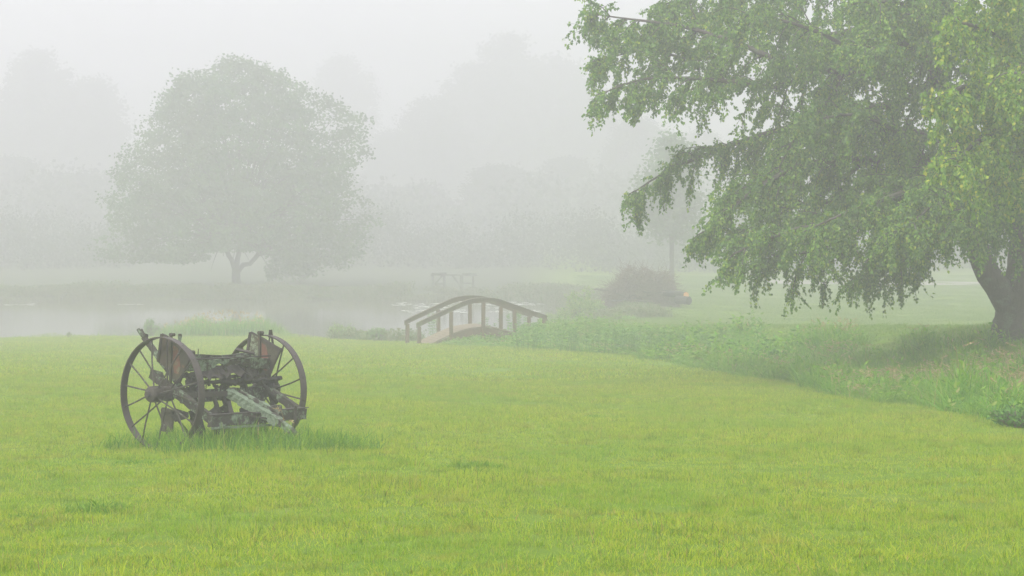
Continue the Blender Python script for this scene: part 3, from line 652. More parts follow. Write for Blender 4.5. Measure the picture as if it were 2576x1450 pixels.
clump(1192, 1182, .46, 'dark green grass clump alone in the middle of the open lawn', 600, .12)
clump(345, 1168, .38, 'low bluish grass clump on the lawn just below the near wheel of the implement', 330, .06)
clump(1505, 1052, .5, 'faint green grass clump on the lawn right of centre, farther up towards the ditch', 300, .07)
clump(30, 1308, .3, 'brownish grass clump cut by the left edge of the photo', 260, .07)

# ------------------------------------------------------------------ arched footbridge
BU = Vector((.966, .258, 0)); BW = Vector((-.48, 1.8, 0)); B0 = Vector(((1047-CX)/F*80, 80, 0))
br = empty('arched_footbridge', (B0+BU*2.28+BW*.5+Vector((0, 0, .9))), 'small arched wooden footbridge with curved handrails crossing the ditch by the pond', 'bridge')
OB = br.location.copy()
RU = [0, .25, 1.17, 1.74, 2.27, 2.81, 3.37, 4.0, 4.55]; RZ = [1.82, 1.945, 2.344, 2.59, 2.666, 2.622, 2.425, 2.20, 2.02]
DU = [0, .43, 1.25, 1.74, 2.27, 2.6, 3.28, 4.2, 4.55]; DZ = [.86, 1.06, 1.43, 1.60, 1.665, 1.665, 1.485, 1.10, .98]
def smooth_curve(U, Zv, n):
    u = np.linspace(U[0], U[-1], n); z = np.interp(u, U, Zv); k = max(3, n//12)|1; zp = np.pad(z, k//2, mode='reflect', reflect_type='odd'); return u, np.convolve(zp, np.ones(k)/k, 'valid')
ru, rz = smooth_curve(RU, RZ, 60); du, dz = smooth_curve(DU, DZ, 60)
def ribbon(mb, us, zs, woff, top, bot, th):
    vs = []; fs = []
    for u, z in zip(us, zs):
        c = B0+BU*float(u)+woff
        nw = BW.normalized()*th/2
        for dw, dh in ((-1, bot), (1, bot), (1, top), (-1, top)): vs.append(c+nw*dw+Vector((0, 0, float(z)+dh)))
    n = len(us)
    for i in range(n-1):
        for k in range(4): a = 4*i+k; a2 = 4*i+(k+1) % 4; fs.append((a, a2, a2+4, a+4))
    fs += [(3, 2, 1, 0), tuple(4*(n-1)+k for k in range(4))]; mb.add(vs, fs)
for side in (0, 1):
    wo = BW*side; b = MB(OB); inn = BW.normalized()*(.0)
    ribbon(b, ru, rz, wo, -.025, -.17, .07); rl = b.build('handrail', M['bridgerail'], br)
    b = MB(OB); ribbon(b, ru, rz, wo, .0, -.023, .15); b.build('rail_cap', M['bridgerail'], rl)
    b = MB(OB); k = (du > .1) & (du < 4.5); ribbon(b, du[k], dz[k], wo+BW.normalized()*(.09 if side == 0 else -.09), -.04, -.27, .06); b.build('stringer', M['bridge'], br)
    for u in (.1, 1.2, 2.32, 3.42, 4.44):
        p = B0+BU*u+wo-BW.normalized()*(.0); zt = float(np.interp(u, ru, rz))-.17; zb = h1(p.x, p.y)-.2
        lean = Vector((random.uniform(-.01, .01), 0, 0))
        off = BW.normalized()*(-.0)
        b = MB(OB); b.beam(p+Vector((0, 0, min(zb, float(np.interp(u, du, dz))-.5)))+off-lean, p+Vector((0, 0, zt+.0))+off+lean, .125, .11, up=BU, n=1)
        b.build('post', M['bridge'], br)
b = MB(OB); npl = 34
for i in range(npl):
    u0 = .06+(4.43)*i/npl; u1 = u0+4.43/npl-.012; z0, z1 = (float(np.interp(u, du, dz)) for u in (u0, u1)); j = random.uniform(-.012, .012)
    a = [B0+BU*u0+BW*(.03+j*.3)+Vector((0, 0, z0)), B0+BU*u1+BW*(.03+j*.3)+Vector((0, 0, z1)), B0+BU*u1+BW*(.97+j*.3)+Vector((0, 0, z1)), B0+BU*u0+BW*(.97+j*.3)+Vector((0, 0, z0))]
    b.plate(a, (0, 0, 1), .036)
b.build('deck', M['deck'], br)

# ------------------------------------------------------------------ remains of a timber trestle on the far bank
TY = 143.5; b0 = at(1143, 735, TY); zt = h1(b0.x, TY)
tr = empty('timber_trestle', (b0.x, TY, zt), 'broken grey timber trestle on the far pond bank above the bridge', 'wooden frame')
OT = tr.location.copy()
def tp(x, y, Y_=TY): return at(1056.6+.0684*x, 666.6+.0684*y, Y_)
b = MB(OT); b.beam(tp(400, 370), tp(2110, 385), .25, .07, n=8, jit=.02); b.beam(tp(430, 320), tp(960, 300), .22, .1, n=4, jit=.02); b.beam(tp(1560, 345), tp(2080, 340), .22, .1, n=4, jit=.02); b.build('top_beam', M['oldpost'], tr)
for x_, w_ in ((465, .13), (890, .15), (1530, .16), (1950, .12)):
    b = MB(OT); p = tp(x_, 380); b.beam((p.x, p.y, h1(p.x, p.y)-.1), p, w_, w_, up=(0, 1, 0), n=3, jit=.01); b.build('post', M['oldpost'], tr)
b = MB(OT); b.beam(tp(820, 400), tp(560, 700), .1, .14, up=(0, 1, 0), n=3, jit=.01); b.beam(tp(560, 700), tp(880, 700), .1, .12, n=3, jit=.01); b.build('brace', M['oldpost'], tr)
b = MB(OT); b.beam(tp(1200, 400), tp(1480, 760), .1, .11, up=(0, 1, 0), n=3, jit=.01); b.build('brace', M['oldpost'], tr)
b = MB(OT); b.beam(tp(1560, 680), tp(1950, 680), .08, .05, n=3, jit=.01); b.build('lower_rail', M['oldpost'], tr)

# ------------------------------------------------------------------ trees
def curve_pts(ctrl, step=.35):
    """smooth polyline through control points (x, y, z, r)"""
    c = np.array(ctrl, float); n = len(c); out = []
    for i in range(n-1):
        p0, p1, p2, p3 = c[max(i-1, 0)], c[i], c[i+1], c[min(i+2, n-1)]
        k = max(2, int(np.linalg.norm((p2-p1)[:3])/step))
        for t in np.arange(k)/k:
            out.append(.5*((2*p1)+(-p0+p2)*t+(2*p0-5*p1+4*p2-p3)*t*t+(-p0+3*p1-3*p2+p3)*t**3))
    out.append(c[-1]); return np.array(out)

def tubes_np(paths, n=5):
    """many thin tubes at once: list of (pts(k,3), radii(k))"""
    Vs = []; Fs = []; b = 0; ang = np.arange(n)/n*2*math.pi
    for P, r in paths:
        P = np.asarray(P); T = np.gradient(P, axis=0); T /= np.linalg.norm(T, axis=1, keepdims=True)+1e-9
        ref = np.array([.3, .9, .3]) if abs(T[:, 2]).mean() > .8 else np.array([0, 0, 1.])
        u = np.cross(T, ref); u /= np.linalg.norm(u, axis=1, keepdims=True)+1e-9; v = np.cross(T, u)
        V = P[:, None]+(u[:, None]*np.cos(ang)[None, :, None]+v[:, None]*np.sin(ang)[None, :, None])*np.asarray(r)[:, None, None]
        Vs.append(V.reshape(-1, 3)); k = len(P)
        i = (np.arange(k-1)[:, None]*n+np.arange(n)[None]).ravel(); j = (np.arange(k-1)[:, None]*n+((np.arange(n)+1) % n)[None]).ravel()
        Fs.append(np.stack([i, j, j+n, i+n], -1)+b); b += len(P)*n
    return np.concatenate(Vs), np.concatenate(Fs)

# ---- the big birch-like tree on the right
def L4(px, py, Y_, r): p = at(px, py, Y_); return (p.x, p.y, p.z, r)
TYY = 45.0
base = at(2572, 862, TYY); gz = h1(base.x, TYY)
bt = empty('birch_tree', (base.x, TYY, gz), 'large tree with drooping leafy boughs and dark forked trunk at the right edge', 'tree')
OTR = np.array([base.x, TYY, gz])
trunk = [curve_pts([(base.x+.02, TYY, gz-.35, .72), (base.x, TYY, gz-.02, .66), (base.x, TYY, gz+.25, .53), L4(2573, 780, 45, .50), L4(2588, 700, 45, .42), L4(2594, 560, 45, .38), L4(2590, 400, 45.1, .36), L4(2575, 200, 45, .31), L4(2560, 0, 45, .26), L4(2540, -220, 45, .2), L4(2530, -450, 45, .1)], .3),
         curve_pts([L4(2556, 800, 44.9, .30), L4(2526, 745, 44.9, .26), L4(2486, 690, 44.8, .225), L4(2462, 630, 44.8, .20), L4(2446, 560, 44.8, .19), L4(2436, 480, 44.9, .175), L4(2420, 350, 45, .16), L4(2360, 200, 45.2, .14), L4(2310, 50, 45.4, .12), L4(2290, -120, 45.5, .09), L4(2270, -300, 45.6, .04)], .3)]
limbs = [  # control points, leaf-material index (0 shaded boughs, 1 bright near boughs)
 ([L4(2440, 470, 44.9, .10), L4(2330, 420, 44.6, .085), L4(2180, 400, 44, .07), L4(2010, 420, 43.5, .055), L4(1880, 490, 43.2, .04), L4(1790, 580, 43, .02)], 0),
 ([L4(2400, 290, 45, .11), L4(2250, 205, 44.7, .095), L4(2120, 178, 44.6, .08), L4(2000, 175, 44.5, .07), L4(1880, 120, 44.5, .05), L4(1720, 70, 44.5, .035), L4(1580, 50, 44.5, .02), L4(1505, 40, 44.5, .01)], 0),
 ([L4(2040, 190, 44.5, .06), L4(1940, 220, 44.2, .05), L4(1780, 200, 44, .035), L4(1620, 200, 44, .025), L4(1530, 230, 44, .012)], 0),
 ([L4(2330, 240, 45.2, .09), L4(2130, 290, 45.6, .07), L4(1950, 330, 46, .055), L4(1800, 380, 46.2, .04), L4(1680, 430, 46.3, .025), L4(1600, 480, 46.3, .012)], 0),
 ([L4(2310, 60, 45.4, .10), L4(2150, -10, 45.5, .08), L4(1980, -30, 45.5, .06), L4(1800, -20, 45.6, .04), L4(1680, 10, 45.6, .02)], 0),
 ([L4(2450, 540, 44.8, .09), L4(2330, 520, 44.2, .075), L4(2180, 540, 43.4, .06), L4(2030, 570, 42.8, .045), L4(1920, 605, 42.4, .03), L4(1845, 640, 42.2, .012)], 0),
 ([L4(2340, 520, 44.2, .06), L4(2260, 575, 43.5, .045), L4(2200, 630, 43, .03), L4(2165, 690, 42.7, .015)], 0),
 ([L4(2400, 560, 44.8, .05), L4(2360, 610, 44.5, .035), L4(2310, 620, 44.2, .02), L4(2280, 640, 44, .012)], 0),
 ([L4(2430, 380, 45, .09), L4(2280, 330, 46.5, .07), L4(2120, 350, 48, .05), L4(1960, 420, 49, .035), L4(1850, 480, 49.5, .015)], 0),
 ([L4(2440, 430, 45, .09), L4(2300, 440, 46.5, .07), L4(2150, 470, 48, .05), L4(2050, 530, 49, .03), L4(1980, 590, 49.5, .012)], 0),
 ([L4(2575, 480, 44.5, .10), L4(2500, 450, 43.0, .08), L4(2420, 470, 41.5, .06), L4(2340, 520, 40.5, .03), L4(2300, 560, 40.2, .012)], 0),
 ([L4(2560, 150, 45, .12), L4(2480, 120, 46.5, .09), L4(2350, 90, 48, .06), L4(2220, 90, 49, .04), L4(2120, 110, 49.5, .015)], 0),
 ([L4(2120, 178, 44.6, .05), L4(2080, 260, 44, .04), L4(2010, 330, 43.6, .03), L4(1960, 420, 43.4, .015)], 0),
 ([L4(2350, 420, 44.6, .05), L4(2250, 330, 43.6, .04), L4(2150, 290, 43, .03), L4(2060, 300, 42.6, .015)], 0),
 ([L4(2575, 330, 44.5, .11), L4(2560, 280, 42, .09), L4(2500, 240, 39.5, .07), L4(2430, 220, 37.5, .05), L4(2380, 240, 36.5, .02)], 1),
 ([L4(2570, 300, 44, .09), L4(2590, 180, 41, .07), L4(2540, 110, 38.5, .05), L4(2460, 70, 37, .035), L4(2410, 60, 36.5, .015)], 1),
 ([L4(2570, 360, 44, .09), L4(2560, 350, 41, .07), L4(2500, 340, 38.5, .05), L4(2440, 370, 37, .035), L4(2400, 420, 36.2, .015)], 1),
 ([L4(2580, 200, 44, .1), L4(2600, 40, 41, .07), L4(2540, -40, 38.5, .05), L4(2470, -60, 37, .03)], 1),
 ([L4(2600, 300, 43, .08), L4(2660, 220, 40, .06), L4(2600, 180, 37.5, .04), L4(2560, 190, 36, .02)], 1),
 ([L4(2590, 400, 43.5, .08), L4(2620, 370, 41, .05), L4(2570, 400, 39, .035), L4(2530, 450, 38, .015)], 1),
 ([L4(2600, 420, 44, .08), L4(2700, 380, 43, .06), L4(2820, 420, 42, .03), L4(2880, 480, 42, .01)], 0),
 ([L4(2590, 200, 45, .1), L4(2750, 100, 45, .07), L4(2900, 120, 45, .04), L4(3000, 200, 45, .01)], 0),
 ([L4(2560, -50, 45, .1), L4(2480, -120, 45, .08), L4(2350, -160, 44, .05), L4(2230, -150, 43.5, .02)], 0),
 ([L4(2440, 500, 45, .08), L4(2340, 470, 43.5, .06), L4(2230, 500, 42.3, .05), L4(2120, 540, 41.6, .03), L4(2050, 570, 41.2, .012)], 0),
 ([L4(2310, 20, 45.4, .08), L4(2200, 60, 46.5, .06), L4(2060, 90, 47.5, .045), L4(1900, 60, 48, .03), L4(1780, 50, 48.2, .012)], 0),
 ([L4(1880, 120, 44.5, .04), L4(1760, 150, 45.2, .03), L4(1620, 130, 45.8, .02), L4(1520, 150, 46, .01)], 0),
 ([L4(2200, 190, 44.7, .05), L4(2110, 110, 43.6, .04), L4(1990, 60, 42.8, .03), L4(1880, 40, 42.4, .012)], 0),
 ([L4(2180, 400, 44, .05), L4(2080, 480, 44.8, .035), L4(1960, 540, 45.2, .025), L4(1850, 590, 45.4, .01)], 0),
 ([L4(2380, 230, 45.2, .08), L4(2330, 150, 43.6, .06), L4(2260, 110, 42.4, .04), L4(2180, 130, 41.8, .012)], 0),
 ([L4(2430, 440, 45, .08), L4(2380, 470, 43, .06), L4(2310, 540, 41.5, .04), L4(2250, 600, 40.8, .012)], 0),
 ([L4(2560, 520, 44.6, .08), L4(2520, 500, 42.5, .06), L4(2470, 520, 41, .04), L4(2430, 560, 40.2, .012)], 0),
 ([L4(2580, 420, 45.2, .08), L4(2520, 380, 47, .06), L4(2440, 380, 48.5, .04), L4(2360, 420, 49.5, .012)], 0),
 ([L4(2180, 540, 43.4, .05), L4(2080, 620, 43.0, .035), L4(1990, 640, 42.8, .02), L4(1940, 650, 42.7, .01)], 0),
 ([L4(2400, 120, 45.2, .07), L4(2330, 60, 43.8, .05), L4(2260, 10, 42.8, .035), L4(2190, 10, 42.3, .012)], 0),
 ([L4(2440, 90, 45, .07), L4(2400, 20, 43.5, .05), L4(2360, -30, 42.6, .03), L4(2300, -40, 42.2, .012)], 0),
 ([L4(2560, -100, 45, .1), L4(2650, -200, 44, .07), L4(2780, -200, 43, .03)], 0)]
paths = []; leafP = ([], []); leafD = ([], [])
def spawn(ctrl, mi):
    C_ = curve_pts(ctrl, .25); paths.append((C_[:, :3], C_[:, 3]))
    n = len(C_); acc = 0
    for i in range(2, n):
        t = i/n
        if t < .14: continue
        p = C_[i, :3]; tan = C_[i, :3]-C_[i-1, :3]; tan = tan/(np.linalg.norm(tan)+1e-9)
        for _ in range((3 if random.random() < .5 else 2) if mi == 0 else (2 if random.random() < .6 else 1)):
            side = rng.normal(size=3); side -= tan*(side@tan); side /= np.linalg.norm(side)+1e-9
            d = tan*(.35+.5*t)+side*.75+np.array([0, 0, .12]); d /= np.linalg.norm(d)
            Ls = (.5+.95*random.random())*(1.12-.68*t)
            k = 7; q = [p]; dd = d.copy()
            for j in range(k):
                dd = dd+np.array([0, 0, -.13-.05*j/k])+rng.normal(0, .07, 3); dd /= np.linalg.norm(dd); q.append(q[-1]+dd*Ls/k)
            q = np.array(q); paths.append((q, np.linspace(.014, .004, k+1)*(.8+.4*random.random())))
            # drooping twigs carrying leaves
            for j in range(1, k+1):
                for _2 in range(2):
                    td = (q[j]-q[j-1])/(Ls/k)*.5+rng.normal(0, .5, 3)+np.array([0, 0, -.35]); td /= np.linalg.norm(td)
                    Lt = .18+.34*random.random(); tq = [q[j]]
                    for s in range(4): td = td+np.array([0, 0, -.2]); td /= np.linalg.norm(td); tq.append(tq[-1]+td*Lt/4)
                    tq = np.array(tq)
                    if random.random() < .5: paths.append((tq[[0, 2, 4]], np.array([.004, .003, .002])))
                    m_ = int(11+Lt*30); tt = rng.random(m_)*4; a_ = np.floor(tt).astype(int).clip(0, 3); fr = (tt-a_)[:, None]
                    LP = tq[a_]*(1-fr)+tq[a_+1]*fr+rng.normal(0, .018, (m_, 3)); LD = rng.normal(0, .6, (m_, 3))+np.array([0, 0, -.75])+td*.4
                    leafP[mi].append(LP); leafD[mi].append(LD)
for c_, mi in limbs: spawn(c_, mi)
big = [(t_[:, :3], t_[:, 3]) for t_ in trunk]
Vt, Ft = tubes_np(big, 18)
# bark ridges
ph = np.arctan2(Vt[:, 1]-OTR[1], Vt[:, 0]-OTR[0]); Vt += rng.normal(0, .012, Vt.shape)
mesh_obj('trunk', Vt-OTR, Ft, M['bark'], bt, smooth=True)
Vt, Ft = tubes_np(paths, 5); mesh_obj('branches', Vt-OTR, Ft, M['bark'], bt, smooth=True)
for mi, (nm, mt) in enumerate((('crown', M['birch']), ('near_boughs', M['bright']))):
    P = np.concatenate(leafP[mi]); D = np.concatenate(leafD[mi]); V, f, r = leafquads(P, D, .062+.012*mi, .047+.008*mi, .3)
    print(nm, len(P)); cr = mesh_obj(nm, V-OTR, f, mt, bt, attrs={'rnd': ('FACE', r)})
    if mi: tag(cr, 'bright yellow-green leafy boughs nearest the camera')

# ---- round-crowned trees built in a local frame (foot at the origin)
def crown_tree(prof_l, prof_r, zs, trunk_h, trunk_r, nclus, per, card, spread, forks, lobes=9, depthf=.85, seed=1, shell=.42, aspect=.8, amp0=.16):
    """prof_l / prof_r: crown half-widths to each side at heights zs (m)"""
    g = np.random.default_rng(seed); cen = []
    lob = [(g.random()*6.28, g.random()*(zs[-1]-zs[0])+zs[0], amp0*(.4+g.random()), .4+.5*g.random()) for _ in range(lobes*4)]
    z = g.uniform(zs[0], zs[-1], nclus*4); l_ = np.interp(z, zs, prof_l); r_ = np.interp(z, zs, prof_r); keep = g.random(len(z)) < (l_+r_)/max(np.array(prof_l)+np.array(prof_r)); z = z[keep][:nclus]; l_ = l_[keep][:nclus]; r_ = r_[keep][:nclus]
    a = g.random(len(z))*2*math.pi; cx_ = np.cos(a); sy_ = np.sin(a)
    Rx = np.where(cx_ > 0, r_, l_); Ry = (l_+r_)/2*depthf; mod = np.ones(len(z))
    for la, lz, am, wd in lob: da = np.angle(np.exp(1j*(a-la))); mod += am*np.exp(-(da/.33)**2-((z-lz)/(wd*1.6))**2)
    mod = np.minimum(mod/np.quantile(mod, .72), 1.12)
    rad = g.random(len(z))**shell*mod
    cen = np.stack([cx_*Rx*rad, sy_*Ry*rad, z], -1)
    hole = np.sin(cen[:, 0]*1.9+seed)*np.sin(cen[:, 1]*1.7)*np.sin(cen[:, 2]*2.1+2*seed) > .33; cen = cen[~hole]
    k = per; P = (cen[:, None]+g.normal(0, spread, (len(cen), k, 3))*np.array([1, 1, .6])).reshape(-1, 3)
    D = g.normal(size=P.shape)*np.array([1, 1, .6])+np.array([0, 0, -.25])
    V, f, r = leafquads(P, D, card, card*aspect, .2)
    # clump-wise tone
    r = np.clip(np.repeat(g.random(len(cen)), k)*.6+r*.4, 0, 1)
    ps = []
    tips = cen[g.choice(len(cen), min(len(cen), 130), replace=False)]
    fk = np.array(forks, float); ps.append((np.array([[0, 0, -.3], [0, 0, .0], [0, 0, trunk_h*.5], [0, 0, trunk_h]]), np.array([1.35, 1.15, 1, .95])*trunk_r))
    for q in fk:
        top = q*np.array([1.8, 1.8, 1.0])+np.array([0, 0, (zs[-1]-trunk_h)*.35]); ps.append((curve_pts([(0, 0, trunk_h*.8, trunk_r*.6), (*(q*np.array([.35, .35, 0])+np.array([0, 0, trunk_h+.4*(q[2]-trunk_h)])), trunk_r*.55), (*q, trunk_r*.5), (*top, trunk_r*.22)], .5)[:, :3], None))
        ps[-1] = (ps[-1][0], np.linspace(trunk_r*.62, trunk_r*.22, len(ps[-1][0])))
    for t_ in tips:
        q = fk[np.argmin(np.linalg.norm(fk[:, :2]-t_[:2]*.2, axis=1))]; mid = q*.5+t_*.5+np.array([0, 0, .12*np.linalg.norm(t_-q)]); C_ = curve_pts([(*q, trunk_r*.3), (*mid, trunk_r*.13), (*t_, .015)], .7); ps.append((C_[:, :3], C_[:, 3]))
    Vt, Ft = tubes_np(ps, 7)
    return (V, f, r), (Vt, Ft)
# maple beyond the pond: half-widths at heights, from scale 40 px per metre
MY = 150.0; mb_ = at(593, 724, MY); mz = h1(mb_.x, MY)
def pm(py): return (724-py)/40.
hz = [155, 170, 200, 250, 300, 370, 430, 500, 580, 630, 662, 700]; xl = [575, 545, 450, 405, 372, 348, 280, 248, 225, 255, 330, 560]; xr = [660, 690, 745, 845, 890, 908, 918, 930, 950, 955, 945, 760]
zs = [pm(p) for p in hz][::-1]; pl = [(593-a)/40 for a in xl][::-1]; pr = [(a-593)/40 for a in xr][::-1]
(Vc, fc, rc), (Vt, Ft) = crown_tree(pl, pr, zs, 1.0, .29, 2700, 38, .20, .31, [(-.72, .1, 2.75), (.32, -.2, 2.95), (1.35, .2, 2.0)], seed=4, shell=.42, amp0=.17, lobes=13)
# keep the clear space under the crown near the trunk
mt = empty('maple_tree', (mb_.x, MY, mz), 'round-crowned maple standing alone in the mist on the far side of the pond', 'tree')
cc = Vc.reshape(-1, 4, 3).mean(1); k = ~((cc[:, 2] < 2.3) & (np.abs(cc[:, 0]+.1) < 2.2) & (cc[:, 2] < 2.6-.12*np.abs(cc[:, 0]))); k &= ~((cc[:, 0] < 0) & (cc[:, 2] < 1.55)); k &= cc[:, 2] > .45
Vc = Vc.reshape(-1, 4, 3)[k].reshape(-1, 3); rc = rc[k]; b4 = np.arange(len(rc))*4; fc = np.stack([b4, b4+1, b4+2, b4+3], -1)
mesh_obj('trunk', Vt, Ft, M['barkd'], mt, smooth=True); mesh_obj('crown', Vc, fc, M['maple'], mt, attrs={'rnd': ('FACE', rc)})

# background trees: four different ones, then copies turned and scaled
def bgtree(h, wd, seed, low=.12, kind='tree'):
    zz = np.array([low, .2, .35, .5, .65, .8, .92, 1.0])*h; pw = np.array([.6, .9, 1, .98, .92, .78, .58, .26])*wd/2; g = np.random.default_rng(seed+50)
    return crown_tree(pw*(.8+.4*g.random(8)), pw*(.8+.4*g.random(8)), zz, h*.16, h*.022, 800, 30, 0.42, .6, [(-.5, .2, h*.25), (.5, -.3, h*.28), (.1, .5, h*.3)], seed=seed, shell=.5)
protos = []
for h_, w_, sd_ in ((16, 10, 11), (19, 10, 12), (14, 12, 13), (11, 9, 14)): protos.append((bgtree(h_, w_, sd_), h_))
pm_ = []
for (cd, td), h_ in protos:
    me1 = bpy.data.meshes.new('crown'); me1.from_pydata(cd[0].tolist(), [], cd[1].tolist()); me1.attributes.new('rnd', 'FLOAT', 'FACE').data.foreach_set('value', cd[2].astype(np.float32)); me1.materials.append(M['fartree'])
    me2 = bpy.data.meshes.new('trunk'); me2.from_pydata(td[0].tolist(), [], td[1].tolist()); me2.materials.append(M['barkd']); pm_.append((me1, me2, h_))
bg = [  # px, top py, Y, proto, label
 (-60, 210, 200, 2, 'foggy broad tree cut by the left edge of the photo'),
 (95, 135, 200, 1, 'foggy tall tree at far left, tallest of the trees left of the maple'),
 (235, 200, 205, 0, 'foggy tree just left of the maple crown'),
 (340, 430, 215, 3, 'low foggy tree half hidden by the left side of the maple'),
 (30, 400, 185, 3, 'darker low tree in front of the tall trees at far left'),
 (190, 440, 182, 3, 'darker low tree between the far left trees and the maple'),
 (860, 150, 245, 1, 'very faint tall tree behind the right shoulder of the maple'),
 (560, 470, 220, 2, 'faint tree behind the maple trunk'),
 (760, 450, 220, 2, 'faint tree behind the right half of the maple'),
 (985, 330, 205, 0, 'misty tree right of the maple crown'),
 (1090, 250, 200, 0, 'misty tree above the timber trestle'),
 (1185, 170, 215, 1, 'misty tall tree left of the highest far tree'),
 (1275, 95, 215, 1, 'faint rounded far tree rising highest in the middle of the mist'),
 (1385, 150, 220, 2, 'misty tree just right of the highest far tree'),
 (1480, 220, 205, 0, 'misty tree left of the drooping birch boughs'),
 (1250, 420, 185, 3, 'lower misty tree above the footbridge'),
 (1050, 470, 185, 3, 'lower misty tree between the maple and the trestle'),
 (1430, 400, 188, 3, 'lower misty tree above the pale shrubs by the pond'),
 (1600, 300, 190, 0, 'misty tree seen under the birch boughs, left one'),
 (1760, 330, 200, 2, 'misty tree behind the brush pile and stump'),
 (1930, 360, 205, 0, 'misty tree behind the middle of the drooping boughs'),
 (2110, 380, 205, 2, 'misty tree behind the lower right boughs'),
 (2290, 350, 200, 0, 'misty tree behind the left stem of the birch'),
 (2470, 330, 205, 1, 'misty tree behind the forked trunk'),
 (2650, 330, 205, 2, 'misty tree at the right edge behind the trunk')]
for i, (px, top, Y_, pi_, lab) in enumerate(bg):
    Y_ *= 1.0+.8*min(1, max(0, (Y_-160)/40)); p = at(px, top, Y_); gz_ = h1(p.x, Y_); me1, me2, h_ = pm_[pi_]; s_ = (p.z-gz_)/h_
    r_ = empty('misty_tree', (p.x, Y_, gz_), lab, 'tree', 'trees fading into the fog'); r_.scale = (max(s_, .9), max(s_, .9), s_); r_.rotation_euler = (0, 0, random.random()*6.28)
    for me_, nm in ((me1, 'crown'), (me2, 'trunk')):
        c = bpy.data.objects.new(nm, me_); COL.objects.link(c); c.parent = r_
# continuous thicket under and between the far trees
g = np.random.default_rng(98); n = 3600; q_ = g.random(n); bx = np.where(q_ < .28, g.uniform(-52, -30, n), np.where(q_ < .45, g.uniform(-15, 5, n), g.uniform(5, 52, n))); by = np.where(bx > 5, g.uniform(181, 200, n), g.uniform(184, 214, n))
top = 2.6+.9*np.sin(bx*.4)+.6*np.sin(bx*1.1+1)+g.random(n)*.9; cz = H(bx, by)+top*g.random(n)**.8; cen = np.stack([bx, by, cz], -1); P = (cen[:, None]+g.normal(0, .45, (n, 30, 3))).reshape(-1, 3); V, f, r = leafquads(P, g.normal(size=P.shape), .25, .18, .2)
o = mesh_obj('bushes', V, f, M['fartree'], attrs={'rnd': ('FACE', r)}); tag(o, 'misty low bushes at the far edge of the meadow, below the far trees', 'bushes', kind='stuff')
g = np.random.default_rng(99); n = 5200; bx = g.uniform(-62, 62, n); by = g.uniform(240, 300, n)
top = 4.2+1.6*np.sin(bx*.21)+1.2*np.sin(bx*.53+1)+.8*np.sin(bx*1.3+2)+g.random(n)*1.2; cz = H(bx, by)+top*g.random(n)**.7
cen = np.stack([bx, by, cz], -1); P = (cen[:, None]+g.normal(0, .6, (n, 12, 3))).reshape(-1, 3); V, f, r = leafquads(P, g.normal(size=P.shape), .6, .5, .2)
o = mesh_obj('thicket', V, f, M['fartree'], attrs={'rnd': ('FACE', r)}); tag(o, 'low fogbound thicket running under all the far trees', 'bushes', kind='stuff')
# slim tree behind the brush pile
sp = at(1690, 700, 146); gz_ = h1(sp.x, 146)
(Vc, fc, rc), (Vt, Ft) = crown_tree([1.2, 2.0, 2.6, 2.2, 1.2, .3], [1.0, 1.6, 1.9, 1.8, 1.2, .3], [3.0, 4.2, 5.5, 7, 8.4, 9.4], 3.2, .15, 460, 20, .26, .36, [(-.4, 0, 3.8), (.4, .1, 4.0), (0, .3, 4.6)], seed=21, shell=.5)
st = empty('slim_tree', (sp.x, 146, gz_), 'slim misty tree with a bare lower trunk rising behind the brush pile', 'tree')
mesh_obj('trunk', Vt, Ft, M['barkd'], st, smooth=True); mesh_obj('crown', Vc, fc, M['maple'], st, attrs={'rnd': ('FACE', rc)})

# ------------------------------------------------------------------ shrubs and plants
def shrub(name, px, py, Y_, hgt, wd, label, mat='bush', n=1500, leaf=.09, group=None, cat='shrub'):
    p = at(px, py, Y_); z0 = h1(p.x, Y_); ps = []; LP = []; LD = []
    for s_ in range(26):
        a = random.random()*6.28; r0 = random.random()*.15*wd; rr2 = wd/2*math.sqrt(random.random()); hh = hgt*(1-.45*(rr2/(wd/2))**2)*(.7+.35*random.random())
        b_ = np.array([math.cos(a)*r0, math.sin(a)*r0, 0]); t_ = np.array([math.cos(a)*rr2, math.sin(a)*rr2, hh]); m_ = (b_+t_)/2+np.array([0, 0, hh*.08])
        C_ = curve_pts([(*b_, .018), (*m_, .012), (*t_, .004)], .2); ps.append((C_[:, :3], C_[:, 3])); k = n//26
        tt = (rng.random(k)**.5*(len(C_)-1)); i0 = tt.astype(int).clip(0, len(C_)-2)
        LP.append(C_[i0, :3]+rng.normal(0, .07*wd/1.5, (k, 3))); LD.append(rng.normal(0, .7, (k, 3))+np.array([0, 0, .4]))
    rt_ = empty(name, (p.x, Y_, z0), label, cat, group); Vt, Ft = tubes_np(ps, 4); mesh_obj('stems', Vt, Ft, M['twig'], rt_)
    P = np.concatenate(LP); P[:, 2] = np.maximum(P[:, 2], .02); V, f, r = leafquads(P, np.concatenate(LD), leaf, leaf*.4); mesh_obj('foliage', V, f, M[mat], rt_, attrs={'rnd': ('FACE', r)})
    return rt_
shrub('willow_shrub', 1460, 800, 101, 2.3, 2.0, 'pale green bushy shrub on the right pond bank, right of the footbridge', n=4600, leaf=.13)
shrub('willow_shrub', 1395, 790, 108, 1.35, 1.5, 'lower pale shrub beside the taller one, just right of the footbridge end', n=3000, leaf=.12)
shrub('willow_shrub', 1500, 795, 109, 1.3, 1.2, 'small pale shrub between the taller shrub and the brush pile', n=2400, leaf=.12)
shrub('sapling', 378, 845, 95.5, .85, .75, 'small bright green conical sapling on the pond edge behind the lever of the implement', 'weed', 900, .09, cat='sapling')
shrub('bank_weed', 172, 849, 95, .25, .25, 'tiny tuft of bright leaves at the lawn edge on the left, away from the cart', 'weed', 160, .06, cat='weed')
